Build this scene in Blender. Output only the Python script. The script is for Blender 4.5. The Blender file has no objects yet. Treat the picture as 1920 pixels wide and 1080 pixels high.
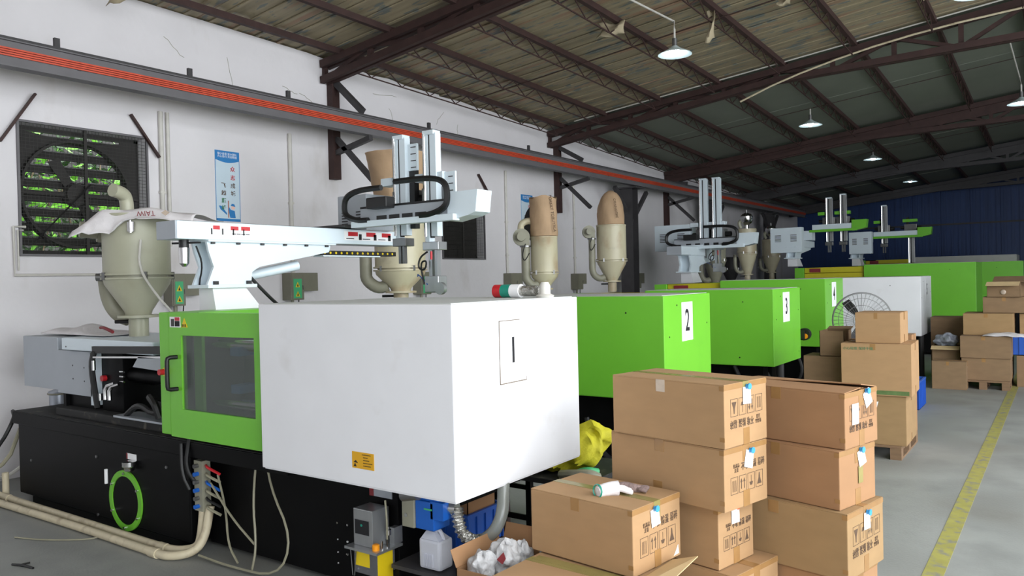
import bpy, bmesh, math, random
from mathutils import Vector, Matrix
PI = math.pi
rnd = random.Random(7)
S = bpy.context.scene
COL = S.collection

# ------------------------------------------------------------ camera
H = 1.65
YAW, PIT, ROL, FPX = math.radians(35.27), math.radians(-0.6), math.radians(-1.30), 1470.0
fw = Vector((-math.sin(YAW)*math.cos(PIT), math.cos(YAW)*math.cos(PIT), math.sin(PIT)))
r0 = Vector((math.cos(YAW), math.sin(YAW), 0)); u0 = r0.cross(fw)
rt = r0*math.cos(ROL) + u0*math.sin(ROL); up = -r0*math.sin(ROL) + u0*math.cos(ROL)
cam = bpy.data.objects.new('camera', bpy.data.cameras.new('camera')); COL.objects.link(cam)
cam.data.sensor_width = 36; cam.data.lens = FPX/1920*36; cam.data.clip_start = .05
cam.matrix_world = Matrix(((rt.x, up.x, -fw.x, 0), (rt.y, up.y, -fw.y, 0), (rt.z, up.z, -fw.z, H), (0, 0, 0, 1)))
S.camera = cam

# ------------------------------------------------------------ light and exposure
w = bpy.data.worlds.new('sky'); S.world = w; w.use_nodes = True
bg = w.node_tree.nodes['Background']; bg.inputs[0].default_value = (.93, .97, 1, 1); bg.inputs[1].default_value = 5.4
S.view_settings.view_transform = 'Standard'; S.view_settings.look = 'None'
S.view_settings.exposure = 0.5; S.view_settings.gamma = 1; S.view_settings.use_curve_mapping = False

def portal(name, loc, rot, sx, sy):          # guides sampling of the sky through an opening, gives no light itself
    L = bpy.data.lights.new(name, 'AREA'); L.shape = 'RECTANGLE'; L.size = sx; L.size_y = sy
    L.cycles.is_portal = True
    o = bpy.data.objects.new(name, L); COL.objects.link(o); o.location = loc; o.rotation_euler = rot
portal('right_opening_portal', (8.6, 3.0, 2.15), (0, PI/2, 0), 4.3, 16)
portal('skylight_portal', (4.9, 2.75, 4.95), (0, 0, 0), 5, 13.5)
portal('rear_opening_portal', (5.45, -6, 2.0), (PI/2, 0, 0), 3.7, 3.8)

# ------------------------------------------------------------ materials
def lin(c):
    return tuple(((v/255)/12.92 if v/255 <= .04045 else ((v/255+.055)/1.055)**2.4) for v in c)
MATS = {}
def mat(name, rgb, rough=.5, metal=0, var=.12, scale=6, bump=0, bscale=40, spec=.5, emit=0, alpha=None, trans=0, rgb2=None, stretch=None):
    if name in MATS: return MATS[name]
    m = bpy.data.materials.new(name); m.use_nodes = True; nt = m.node_tree; N = nt.nodes; L = nt.links
    b = N['Principled BSDF']; c = lin(rgb)
    b.inputs['Roughness'].default_value = rough; b.inputs['Metallic'].default_value = metal
    b.inputs['Specular IOR Level'].default_value = spec
    tc = N.new('ShaderNodeTexCoord'); mp = N.new('ShaderNodeMapping'); L.new(tc.outputs['Object'], mp.inputs[0])
    if stretch: mp.inputs['Scale'].default_value = stretch
    if var > 0:
        n = N.new('ShaderNodeTexNoise'); n.inputs['Scale'].default_value = scale; n.inputs['Detail'].default_value = 6
        L.new(mp.outputs[0], n.inputs['Vector'])
        r = N.new('ShaderNodeValToRGB'); L.new(n.outputs['Fac'], r.inputs[0])
        r.color_ramp.elements[0].position = .3; r.color_ramp.elements[1].position = .7
        d = lin(rgb2) if rgb2 else tuple(v*(1-var) for v in c)
        r.color_ramp.elements[0].color = (*d, 1); r.color_ramp.elements[1].color = (*c, 1)
        L.new(r.outputs[0], b.inputs['Base Color'])
    else: b.inputs['Base Color'].default_value = (*c, 1)
    if bump > 0:
        n2 = N.new('ShaderNodeTexNoise'); n2.inputs['Scale'].default_value = bscale; n2.inputs['Detail'].default_value = 4
        L.new(mp.outputs[0], n2.inputs['Vector'])
        bp = N.new('ShaderNodeBump'); bp.inputs['Strength'].default_value = bump; bp.inputs['Distance'].default_value = .02
        L.new(n2.outputs['Fac'], bp.inputs['Height']); L.new(bp.outputs[0], b.inputs['Normal'])
    if emit: b.inputs['Emission Color'].default_value = (*c, 1); b.inputs['Emission Strength'].default_value = emit
    if trans: b.inputs['Transmission Weight'].default_value = trans
    if alpha is not None: b.inputs['Alpha'].default_value = alpha
    MATS[name] = m; return m

def streaks(m, rgb, axis='Z', lo=.55, hi=.75, scale=3, stretch=(1, 1, 1), amount=1.0):
    """adds a second patchy tint (dirt, rust, print) over a material"""
    nt = m.node_tree; N = nt.nodes; L = nt.links; b = N['Principled BSDF']
    tc = N.new('ShaderNodeTexCoord'); mp = N.new('ShaderNodeMapping'); L.new(tc.outputs['Object'], mp.inputs[0])
    mp.inputs['Scale'].default_value = stretch
    n = N.new('ShaderNodeTexNoise'); n.inputs['Scale'].default_value = scale; n.inputs['Detail'].default_value = 5
    L.new(mp.outputs[0], n.inputs['Vector'])
    r = N.new('ShaderNodeMapRange'); r.inputs[1].default_value = lo; r.inputs[2].default_value = hi; r.inputs[4].default_value = amount
    L.new(n.outputs['Fac'], r.inputs[0])
    mx = N.new('ShaderNodeMix'); mx.data_type = 'RGBA'; L.new(r.outputs[0], mx.inputs[0])
    s = b.inputs['Base Color']
    if s.is_linked: L.new(s.links[0].from_socket, mx.inputs[6])
    else: mx.inputs[6].default_value = s.default_value
    mx.inputs[7].default_value = (*lin(rgb), 1); L.new(mx.outputs[2], s)
    return m

M_wall = streaks(mat('whitewashed_plaster', (222, 219, 222), .9, var=.1, scale=1.2, bump=.25, bscale=9), (176, 168, 160), lo=.62, hi=.8, scale=1.6, stretch=(1, 1, .5), amount=.6)
M_floor = streaks(mat('worn_concrete', (156, 158, 155), .55, var=.3, scale=2.2, bump=.1, bscale=60), (116, 114, 108), lo=.5, hi=.72, scale=1.1, amount=.8)
M_yel = streaks(mat('worn_yellow_floor_paint', (164, 158, 84), .7, var=.2, scale=9), (128, 127, 115), lo=.5, hi=.65, scale=14)
M_foil = streaks(streaks(mat('printed_insulation_foil', (162, 150, 124), .6, var=.35, scale=2.5, stretch=(.35, 5, 1)), (150, 100, 84), lo=.56, hi=.66, scale=2.2, stretch=(.3, 3.5, 1), amount=.5), (72, 98, 110), lo=.58, hi=.62, scale=5, stretch=(.8, 3.2, 1), amount=.6)
M_foil2 = mat('plain_grey_insulation', (124, 129, 118), .7, var=.12, scale=1.5)
M_rust = mat('brown_red_primer_steel', (62, 40, 37), .7, var=.35, scale=9)
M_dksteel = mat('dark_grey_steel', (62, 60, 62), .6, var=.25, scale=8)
M_rail = mat('grey_rail_paint', (104, 102, 105), .55, var=.15, scale=5)
M_orange = mat('orange_conductor_plastic', (206, 78, 50), .45, var=.15, scale=8)
M_blue = mat('blue_corrugated_sheet', (24, 56, 108), .5, var=.25, scale=3, stretch=(4, 1, .4))
M_conduit = mat('white_plastic_conduit', (206, 203, 196), .5, var=.12, scale=10)
M_pipe = streaks(mat('cream_plastic_pipe', (206, 194, 166), .5, var=.15, scale=10), (120, 96, 70), lo=.55, hi=.75, scale=12, amount=.6)
M_white = streaks(mat('white_machine_paint', (228, 228, 232), .38, var=.04, scale=4), (190, 184, 178), lo=.62, hi=.8, scale=3, amount=.45)
M_green = streaks(mat('lime_green_machine_paint', (112, 190, 54), .38, var=.06, scale=3), (92, 164, 46), lo=.6, hi=.8, scale=2, amount=.5)
M_gtop = mat('dusty_machine_top', (196, 198, 196), .7, var=.12, scale=5)
M_yellowp = mat('yellow_machine_paint', (196, 186, 36), .5, var=.1, scale=5)
M_black = mat('black_machine_paint', (14, 14, 15), .45, var=.3, scale=5, spec=.1)
M_dusty = streaks(mat('dusty_black_plate', (34, 34, 34), .7, var=.3, scale=8), (104, 98, 86), lo=.58, hi=.75, scale=16, amount=.7)
M_blk = mat('black_plastic', (22, 22, 23), .45, var=.2, scale=10)
M_robot = mat('pale_blue_white_enamel', (216, 228, 236), .35, var=.03, scale=4)
M_robg = mat('light_grey_enamel', (166, 172, 180), .4, var=.06, scale=5)
M_alu = mat('brushed_aluminium', (178, 180, 182), .35, metal=.8, var=.1, scale=20, stretch=(1, 1, .1))
M_chrome = mat('chrome', (214, 214, 214), .14, metal=1, var=0)
M_steel = mat('machined_steel', (132, 132, 132), .35, metal=.8, var=.15, scale=12)
M_hop = streaks(mat('beige_grey_hopper_enamel', (172, 171, 150), .38, var=.08, scale=4), (140, 132, 108), lo=.6, hi=.8, scale=3, amount=.5)
M_hop2 = streaks(streaks(mat('cream_hopper_enamel', (202, 194, 166), .4, var=.1, scale=4), (150, 104, 62), lo=.52, hi=.7, scale=2.6, stretch=(1, 1, .6), amount=.75), (120, 110, 90), lo=.6, hi=.8, scale=5, amount=.5)
M_duct = mat('grey_beige_duct', (150, 148, 130), .5, var=.2, scale=6)
M_sack = mat('white_woven_sack', (226, 222, 224), .7, var=.1, scale=9, bump=.5, bscale=14)
M_redink = mat('dark_red_ink', (128, 40, 46), .6, var=0)
M_kraft = mat('kraft_paper_sack', (184, 154, 122), .8, var=.14, scale=5, bump=.3, bscale=12)
M_ink = mat('dark_print_ink', (84, 64, 48), .8, var=0)
M_black_ink = mat('black_ink', (20, 20, 24), .7, var=0)
M_blue_ink = mat('blue_ink', (38, 120, 184), .6, var=0)
M_green_ink = mat('green_ink', (60, 120, 84), .6, var=0)
M_paper = mat('white_paper', (238, 238, 240), .8, var=0)
M_card = [mat('brown_cardboard', (168, 133, 95), .85, var=.1, scale=7, stretch=(1, 1, 2.5)),
          mat('reddish_cardboard', (157, 118, 83), .85, var=.1, scale=6, stretch=(1, 1, 2.5)),
          mat('dull_brown_cardboard', (154, 124, 86), .85, var=.12, scale=6, stretch=(1, 1, 2.5)),
          mat('grey_brown_cardboard', (134, 108, 80), .85, var=.15, scale=6, stretch=(1, 1, 2.5))]
M_cardin = mat('cardboard_edge', (206, 180, 136), .85, var=.1, scale=8)
M_tape = mat('brown_packing_tape', (158, 120, 76), .25, var=.15, scale=12)
M_ytape = mat('olive_packing_tape', (150, 138, 84), .25, var=.2, scale=12)
M_ctape = mat('clear_packing_tape', (196, 178, 160), .2, var=.2, scale=20)
M_pin = mat('blue_pin_plastic', (60, 150, 214), .4, var=0)
M_opin = mat('orange_pin_plastic', (226, 92, 46), .4, var=0)
M_crate = mat('blue_crate_plastic', (30, 84, 176), .45, var=.12, scale=8)
M_wood = mat('weathered_pallet_wood', (132, 104, 78), .85, var=.3, scale=5, stretch=(1, 6, 6))
M_yellow = mat('yellow_warning_vinyl', (226, 196, 20), .5, var=.05)
M_amber = mat('amber_warning_vinyl', (214, 160, 24), .5, var=.05)
M_orangep = mat('orange_plastic_cap', (238, 150, 20), .4, var=0)
M_red = mat('red_plastic', (190, 36, 44), .4, var=0)
M_ylw = mat('yellow_nylon_bag', (196, 188, 36), .75, var=.25, scale=8, bump=.9, bscale=9)
M_jbox = mat('olive_grey_box_enamel', (124, 122, 106), .5, var=.1, scale=8)
M_stick = mat('teal_safety_sticker', (70, 178, 120), .5, var=.05)
M_cable = mat('grey_beige_cable', (150, 146, 124), .5, var=.15, scale=12)
M_bcable = mat('black_rubber_cable', (26, 26, 27), .5, var=0)
M_mesh = mat('dark_wire', (40, 38, 36), .6, var=.1)
M_louv = mat('dark_grimy_louvre', (44, 42, 40), .75, var=.3, scale=8)
M_leaf = mat('painted_sunlit_leaf', (136, 216, 60), .5, var=.4, scale=3)  # brighter copy of the leaf green, sunlight painted into the colour
M_leafd = mat('painted_shade_leaf', (44, 82, 26), .6, var=.4, scale=3)  # darker copy for the leaves behind, shade painted into the colour
M_branch = mat('dry_branch', (150, 124, 108), .8, var=.2)
M_jug = mat('translucent_white_jug', (208, 210, 220), .35, var=.06, scale=5)
M_clear = mat('clear_hose_plastic', (170, 174, 168), .2, var=.1, scale=8, trans=.55)
M_corr = mat('crumpled_silver_foil', (206, 204, 198), .25, metal=.85, var=.25, scale=30, bump=.8, bscale=50)
M_glass = mat('smoked_window_plastic', (96, 104, 100), .18, var=.1, scale=3, alpha=.45)
M_valve = mat('blue_valve_enamel', (24, 96, 190), .4, var=.1)
M_teal = mat('teal_lens', (30, 140, 120), .35, var=0)
M_galv = mat('galvanised_tin', (176, 182, 192), .3, metal=.6, var=.15, scale=8)
M_shade = mat('white_enamel_shade', (206, 222, 222), .4, var=.05)
M_bulb = mat('lit_bulb', (236, 246, 255), .5, var=0, emit=30)
M_poly = mat('clear_polythene', (210, 210, 212), .3, var=.15, scale=18, bump=.9, bscale=30, alpha=.72)
M_silverbag = mat('silver_grey_plastic_bag', (150, 154, 166), .3, var=.3, scale=14, bump=.8, bscale=18)
M_poster = mat('pale_blue_poster', (196, 214, 226), .6, var=.05)
M_skin = mat('poster_flesh_ink', (232, 190, 176), .6, var=0)
M_bark = mat('terracotta_ink', (168, 100, 78), .6, var=0)

# ------------------------------------------------------------ mesh helpers
def wloc(o):
    v = Vector((0, 0, 0))
    while o is not None: v = v + o.location; o = o.parent
    return v
class MB:
    """collects shapes (world coordinates) and links them as one mesh object"""
    def __init__(s): s.b = bmesh.new()
    def box(s, a, b, rz=0, piv=None, m=None, bev=0):
        a = Vector(a); b = Vector(b); c = (a+b)/2; d = b-a
        r = bmesh.ops.create_cube(s.b, size=1); vs = r['verts']
        for v in vs: v.co = Vector((v.co.x*d.x, v.co.y*d.y, v.co.z*d.z))
        if bev:
            es = list({e for v in vs for e in v.link_edges})
            rr = bmesh.ops.bevel(s.b, geom=es, offset=bev, segments=2, affect='EDGES', profile=.6)
            vs = list({v for f in rr['faces'] for v in f.verts} | {v for v in vs if v.is_valid})
        M = Matrix.Translation(c)
        if rz:
            p = Vector(piv) if piv is not None else c
            M = Matrix.Translation(p) @ Matrix.Rotation(rz, 4, 'Z') @ Matrix.Translation(-p) @ M
        if m is not None: M = m @ M
        for v in vs: v.co = M @ v.co
        return s
    def bar(s, p, q, wx, wy, upv=(0, 0, 1)):
        p = Vector(p); q = Vector(q); d = (q-p); n = d.normalized(); U = Vector(upv)
        if abs(n.dot(U)) > .98: U = Vector((1, 0, 0))
        x = n.cross(U).normalized()*wx/2; y = n.cross(x).normalized()*wy/2
        A = [s.b.verts.new(p+i*x+j*y) for i, j in((-1, -1), (1, -1), (1, 1), (-1, 1))]
        B = [s.b.verts.new(q+i*x+j*y) for i, j in((-1, -1), (1, -1), (1, 1), (-1, 1))]
        F = s.b.faces.new; F(A[::-1]); F(B)
        for i in range(4): F((A[i], A[(i+1) % 4], B[(i+1) % 4], B[i]))
        return s
    def tube(s, pts, r, n=8, smooth=0, cap=True):
        P = [Vector(p) for p in pts]
        for _ in range(smooth):
            Q = [P[0]]
            for a, b in zip(P, P[1:]): Q += [a*.75+b*.25, a*.25+b*.75]
            Q.append(P[-1]); P = Q
        rad = r if callable(r) else (lambda t: r)
        prev = None; rings = []
        for i, p in enumerate(P):
            t = (P[min(i+1, len(P)-1)]-P[max(i-1, 0)]).normalized()
            if prev is None:
                x = t.cross(Vector((0, 0, 1)));
                if x.length < .05: x = t.cross(Vector((1, 0, 0)))
            else: x = prev - t*prev.dot(t)
            x.normalize(); prev = x; y = t.cross(x); R = rad(i/(len(P)-1))
            rings.append([s.b.verts.new(p+(x*math.cos(2*PI*k/n)+y*math.sin(2*PI*k/n))*R) for k in range(n)])
        for a, b in zip(rings, rings[1:]):
            for k in range(n):
                f = s.b.faces.new((a[k], a[(k+1) % n], b[(k+1) % n], b[k])); f.smooth = True
        if cap: s.b.faces.new(rings[0][::-1]); s.b.faces.new(rings[-1])
        return s
    def cyl(s, p, q, r, n=16, r2=None):
        p = Vector(p); q = Vector(q); r2 = r if r2 is None else r2
        return s.tube([p, q], lambda t: r+(r2-r)*t, n)
    def lathe(s, prof, c=(0, 0, 0), n=32, cap=True, sx=1, sy=1):
        c = Vector(c); rings = []
        for r, z in prof:
            rings.append([s.b.verts.new(c+Vector((sx*r*math.cos(2*PI*k/n), sy*r*math.sin(2*PI*k/n), z))) for k in range(n)])
        for a, b in zip(rings, rings[1:]):
            for k in range(n):
                f = s.b.faces.new((a[k], a[(k+1) % n], b[(k+1) % n], b[k])); f.smooth = True
        if cap:
            s.b.faces.new(rings[0][::-1]); s.b.faces.new(rings[-1])
        return s
    def prism(s, pts, d):
        P = [Vector(p) for p in pts]; d = Vector(d)
        A = [s.b.verts.new(p) for p in P]; B = [s.b.verts.new(p+d) for p in P]
        s.b.faces.new(A[::-1]); s.b.faces.new(B)
        for i in range(len(P)):
            j = (i+1) % len(P); s.b.faces.new((A[i], A[j], B[j], B[i]))
        return s
    def quad(s, *p):
        s.b.faces.new([s.b.verts.new(Vector(q)) for q in p]); return s
    def grid(s, f, nu, nv, thick=0):
        V = [[s.b.verts.new(Vector(f(i/nu, j/nv))) for j in range(nv+1)] for i in range(nu+1)]
        for i in range(nu):
            for j in range(nv):
                q = s.b.faces.new((V[i][j], V[i+1][j], V[i+1][j+1], V[i][j+1])); q.smooth = True
        return s
    def sphere(s, c, r, sx=1, sy=1, sz=1, n=12):
        rr = bmesh.ops.create_uvsphere(s.b, u_segments=n, v_segments=max(6, n//2), radius=r)
        for v in rr['verts']:
            v.co = Vector((v.co.x*sx, v.co.y*sy, v.co.z*sz))+Vector(c)
            for f in v.link_faces: f.smooth = True
        return s
    def build(s, name, m, parent=None, shade=None):
        bmesh.ops.recalc_face_normals(s.b, faces=s.b.faces)
        off = wloc(parent) if parent is not None else Vector((0, 0, 0))
        if off.length > 0: bmesh.ops.translate(s.b, verts=s.b.verts, vec=-off)
        me = bpy.data.meshes.new(name); s.b.to_mesh(me); s.b.free()
        me.materials.append(m)
        if me.polygons and any(p.use_smooth for p in me.polygons):
            try: me.set_sharp_from_angle(angle=math.radians(38))
            except Exception: pass
        o = bpy.data.objects.new(name, me); COL.objects.link(o)
        if parent is not None: o.parent = parent
        return o
def tag(o, label=None, cat=None, group=None, kind=None):
    if label: o['label'] = label
    if cat: o['category'] = cat
    if group: o['group'] = group
    if kind: o['kind'] = kind
    return o
def thing(name, label, cat, loc=(0, 0, 0), group=None):
    o = bpy.data.objects.new(name, None); COL.objects.link(o); o.location = loc; o.empty_display_size = .1
    return tag(o, label, cat, group)
def box(name, a, b, m, parent=None, bev=0, rz=0): return MB().box(a, b, bev=bev, rz=rz).build(name, m, parent)
def copy_tree(o, parent=None):
    c = o.copy(); COL.objects.link(c)
    if parent is not None: c.parent = parent
    for k in [k for k in CH.get(o.name, [])]: CH.setdefault(c.name, []).append(copy_tree(k, c))
    return c
CH = {}
def kids(o): CH[o.name] = [k for k in bpy.data.objects if k.parent == o]; [kids(k) for k in CH[o.name]]
_font = None
def text(name, s, org, right, upv, size, m, parent, sx=1.0, depth=.0006, align='CENTER', bold=0.0):
    """flat lettering, extruded a fraction of a millimetre, standing at org"""
    cu = bpy.data.curves.new(name, 'FONT'); cu.body = s; cu.size = size; cu.align_x = align; cu.align_y = 'CENTER'
    cu.extrude = depth; cu.offset = bold; cu.resolution_u = 3
    t = bpy.data.objects.new('tmp', cu); COL.objects.link(t); bpy.context.view_layer.update()
    me = bpy.data.meshes.new_from_object(t.evaluated_get(bpy.context.evaluated_depsgraph_get()))
    bpy.data.objects.remove(t); bpy.data.curves.remove(cu)
    R = Vector(right).normalized()*sx; U = Vector(upv).normalized(); Nn = R.normalized().cross(U)
    O = Vector(org) - (wloc(parent) if parent else Vector((0, 0, 0)))
    for v in me.vertices: v.co = O + R*v.co.x + U*v.co.y + Nn*v.co.z
    me.materials.clear(); me.materials.append(m); me.name = name
    o = bpy.data.objects.new(name, me); COL.objects.link(o)
    if parent: o.parent = parent
    return o

# ============================================================ THE BUILDING
WX = -7.6; RX = 8.6; Y0, Y1 = -6.0, 28.0
def E(y):
    P = [(-7, 4.62), (4.3, 4.56), (6.7, 4.51), (12, 4.36), (17, 4.13), (22, 3.98), (29, 3.85)]
    for (a, za), (b, zb) in zip(P, P[1:]):
        if y <= b: return za+(zb-za)*(y-a)/(b-a)
    return 3.85
RIDGE = .5
def zr(x, y): return E(y)+.109*((x+7.6) if x < RIDGE else (2*RIDGE-x+7.6))
tag(box('floor', (WX-.3, Y0-1, -.1), (RX+.3, Y1+.2, 0), M_floor), kind='structure')
fl = bpy.data.objects['floor']
MB().box((-.66, -2, 0), (-.56, 22, .002)).build('floor_line', M_yel, fl)

def yz_wall(mb, x0, x1, pts): mb.prism([(x0, y, z) for y, z in pts], (x1-x0, 0, 0))
wl = MB(); xa, xb = WX-.22, WX
WIN = [(3.19, 4.37, 1.98, 3.16), (8.98, 10.0, 2.0, 2.87)]
def topline(a, b, step=.35):
    n = max(1, int((b-a)/step)); out = []
    for i in range(n+1):
        y = a+(b-a)*i/n; out.append((y, E(y)-.01-(rnd.random()*.05 if y > 6.8 else 0)))
    return out
ys = Y0
for (a, b, z0, z1) in WIN:
    yz_wall(wl, xa, xb, [(ys, 0), (a, 0)]+topline(ys, a)[::-1])
    yz_wall(wl, xa, xb, [(a, 0), (b, 0), (b, z0), (a, z0)])
    yz_wall(wl, xa, xb, [(a, z1), (b, z1)]+topline(a, b)[::-1])
    ys = b
yz_wall(wl, xa, xb, [(ys, 0), (Y1, 0)]+topline(ys, Y1)[::-1])
tag(wl.build('wall_left', M_wall), kind='structure'); wall = bpy.data.objects['wall_left']
# cracks and stains are real shallow grooves of grey mortar
for k, (y, z, L, a) in enumerate([(5.35, 4.2, .5, -1.45), (6.1, 4.02, .3, -.2), (6.35, 3.98, .25, -.5), (7.6, 4.2, .45, .1), (7.9, 4.05, .3, -1.1), (8.9, 3.98, .3, .8), (9.4, 4.05, .2, -1.5), (4.6, 4.25, .3, -.7)]):
    p = []; yy, zz = y, z
    for i in range(7):
        p.append((WX+.0015, yy, zz)); yy += math.cos(a)*L/6+rnd.uniform(-.02, .02); zz += math.sin(a)*L/6+rnd.uniform(-.015, .015)
    MB().tube(p, .003, 4).build('crack', M_duct, wall)
# far wall of blue corrugated sheets
fwm = MB(); fwm.box((WX, Y1, 0), (RX, Y1+.05, 6)); wf = tag(fwm.build('wall_far', M_blue), kind='structure')
x = -5.6
while x < 4.5:
    m = MB(); m.box((x+.01, Y1-.03, .05), (x+.79, Y1, 5.0))
    for j in range(4): m.box((x+.08+j*.2, Y1-.055, .05), (x+.15+j*.2, Y1-.03, 5.0))
    m.build('sheet_panel', M_blue, wf); x += .8
box('sheet_rail', (-5.6, Y1-.08, 3.05), (4.5, Y1-.05, 3.1), M_dksteel, wf)
# right wall: open along the middle (loading side), closed beyond
wr = MB()
wr.box((RX, 11, 0), (RX+.2, Y1, 4.6)); wr.box((RX, Y0, 0), (RX+.2, -5, 4.6)); wr.box((RX, -5, 4.3), (RX+.2, 11, 4.6))
tag(wr.build('wall_right', M_wall), kind='structure')
wb = MB(); wb.box((WX, Y0-.2, 0), (-1.7, Y0, 5.6)); wb.box((7.3, Y0-.2, 0), (RX, Y0, 5.6)); wb.box((-1.7, Y0-.2, 3.9), (7.3, Y0, 5.6))
wb.box((-1.7, Y0-.2, 0), (3.6, Y0, 3.9)); tag(wb.build('wall_rear', M_wall), kind='structure')

# ceiling: one sheet deck, the insulation strips hang under it as panels, purlins below them
cb = MB()
ybr = [-6.2, 1.4, 6.7, 12, 17, 22, 28.2]
def roofquad(mb, xa, xb, ya, yb, off, th):
    P = [(xa, ya), (xb, ya), (xb, yb), (xa, yb)]
    lo = [mb.b.verts.new((x, y, zr(x, y)+off)) for x, y in P]; hi = [mb.b.verts.new((x, y, zr(x, y)+off+th)) for x, y in P]
    mb.b.faces.new(lo); mb.b.faces.new(hi[::-1])
    for i in range(4): mb.b.faces.new((lo[i], hi[i], hi[(i+1) % 4], lo[(i+1) % 4]))
SKY = (2.4, 7.4, -4.0, 9.5)                    # open skylight bay in the right-hand roof slope
for a, b in zip(ybr, ybr[1:]):
    roofquad(cb, WX-.4, RIDGE, a, b, .05, .06)
roofquad(cb, RIDGE, SKY[0], -6.2, 28.2, .05, .06); roofquad(cb, SKY[1], RX+.4, -6.2, 28.2, .05, .06)
roofquad(cb, SKY[0], SKY[1], -6.2, SKY[2], .05, .06); roofquad(cb, SKY[0], SKY[1], SKY[3], 28.2, .05, .06)
ceil = tag(cb.build('ceiling', M_foil2), kind='structure')
def ceil_strip(a, b, m, ribs):
    for xa2, xb2 in((WX-.35, RIDGE), (RIDGE, SKY[0] if a < SKY[3] else RX+.3)):
        mb = MB(); roofquad(mb, xa2, xb2, a+.006, b-.006, 0+rnd.uniform(0, .012), .03)
        if ribs and xa2 < 0:
            n = max(1, int((b-a)/.24))
            for j in range(n):
                y = a+(j+.5)*(b-a)/n; roofquad(mb, xa2, xb2, y-.02, y+.02, -.012, .012)
        mb.build('insulation_panel', m, ceil)
y = -4.0
while y < 12: ceil_strip(y, min(y+.9, 12), M_foil, True); y += .9
for y in (12, 14.5, 17, 19.5, 22, 25): ceil_strip(y, y+(2.5 if y < 22 else 3), M_foil2, False)
# lattice purlins
PX = [-7.25, -6.4, -5.4, -4.4, -3.4, -2.4, -1.4, -.4]
def purlin(x, a, b, latt=True):
    m = MB(); q = lambda y, o: (x, y, zr(x, y)+o)
    m.bar(q(a, -.05), q(b, -.05), .06, .07)
    m.build('purlin', M_rust, ceil)
    if latt:
        l = MB(); l.bar(q(a+.25, -.25), q(b-.25, -.25), .014, .014)
        n = int((b-a)/.3)
        for i in range(n):
            ya = a+.25+(b-a-.5)*i/n; yb = a+.25+(b-a-.5)*(i+1)/n
            l.bar(q(ya, -.25 if i % 2 else -.08), q(yb, -.08 if i % 2 else -.25), .011, .011)
        l.build('purlin_lattice', M_rust, ceil)
for a, b in ((1.4, 6.7), (6.7, 12), (12, 17), (17, 22), (22, 28)):
    for x in PX: purlin(x, a, b, a > 6 and a < 20)
for x in (1.6, 2.7, 3.8): purlin(x, 6.7, 17, False)
# tie rods between the purlins
for y in (4.1, 9.35, 14.5, 19.5):
    m = MB()
    for xa2, xb2 in zip(PX, PX[1:]): m.tube([(xa2, y, zr(xa2, y)-.1), (xb2, y, zr(xb2, y)-.1)], .006, 5)
    m.build('tie_rod', M_rust, ceil)

def truss(Y, label, m=M_rust, solid=False):
    t = thing('roof_truss', label, 'roof truss', (WX+.02, Y, 3.8), None)
    zt = lambda x: zr(x, Y)-.11
    def zb(x):
        xx = x if x < RIDGE else 2*RIDGE-x
        return E(Y)-.31+.125*(min(xx, -3.6)+7.6)+(.02*(xx+3.6) if xx > -3.6 else 0)
    xs = [WX+.02+i*.81 for i in range(11)]
    xr = [2*RIDGE-x for x in xs[::-1]]
    for seg, ss in((xs, 0), (xr, 1)):
        m1 = MB(); m2 = MB()
        for dy in (-.05, .05):
            m1.bar((seg[0], Y+dy, zt(seg[0])), (seg[-1], Y+dy, zt(seg[-1])), .06, .09)
            P = [seg[0]]+([-3.6] if ss == 0 else [2*RIDGE+3.6])+[seg[-1]]
            for p, q in zip(P, P[1:]): m2.bar((p, Y+dy, zb(p)), (q, Y+dy, zb(q)), .06, .085)
        m1.build('top_chord', m, t); m2.build('bottom_chord', m, t)
        for i, x in enumerate(seg):
            if ss and i == 0: continue
            MB().bar((x, Y, zb(x)), (x, Y, zt(x)), .06, .06).build('web_post', m, t)
        for i, (p, q) in enumerate(zip(seg, seg[1:])):
            a = (p, Y, zb(p)) if i % 2 == 0 else (p, Y, zt(p)); b = (q, Y, zt(q)) if i % 2 == 0 else (q, Y, zb(q))
            MB().bar(a, b, .05, .05).build('web_diagonal', m, t)
        if solid:
            k = MB(); k.prism([(seg[0], Y-.036, zt(seg[0])), (seg[-1], Y-.036, zt(seg[-1])), (seg[-1], Y-.036, zt(seg[-1])-.22), (seg[0], Y-.036, zt(seg[0])-.22)], (0, .072, 0))
            k.build('web_plate', m, t)
    return t
truss(6.75, 'nearest rusty lattice roof truss, above the first white robot')
truss(12.0, 'rusty lattice roof truss with a white pipe along it, second from the camera')
truss(17.0, 'dark red roof truss with a solid upper plate, third from the camera', solid=True)
truss(22.0, 'dark roof truss in front of the last hanging lamp', M_dksteel, True)
truss(27.0, 'dark roof truss close to the blue far wall', M_dksteel, True)

# light conduits under the roof
def conduit(pts, r, m, name, label, cat, smooth=1):
    return tag(MB().tube(pts, r, 8, smooth).build(name, m), label, cat)
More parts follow.
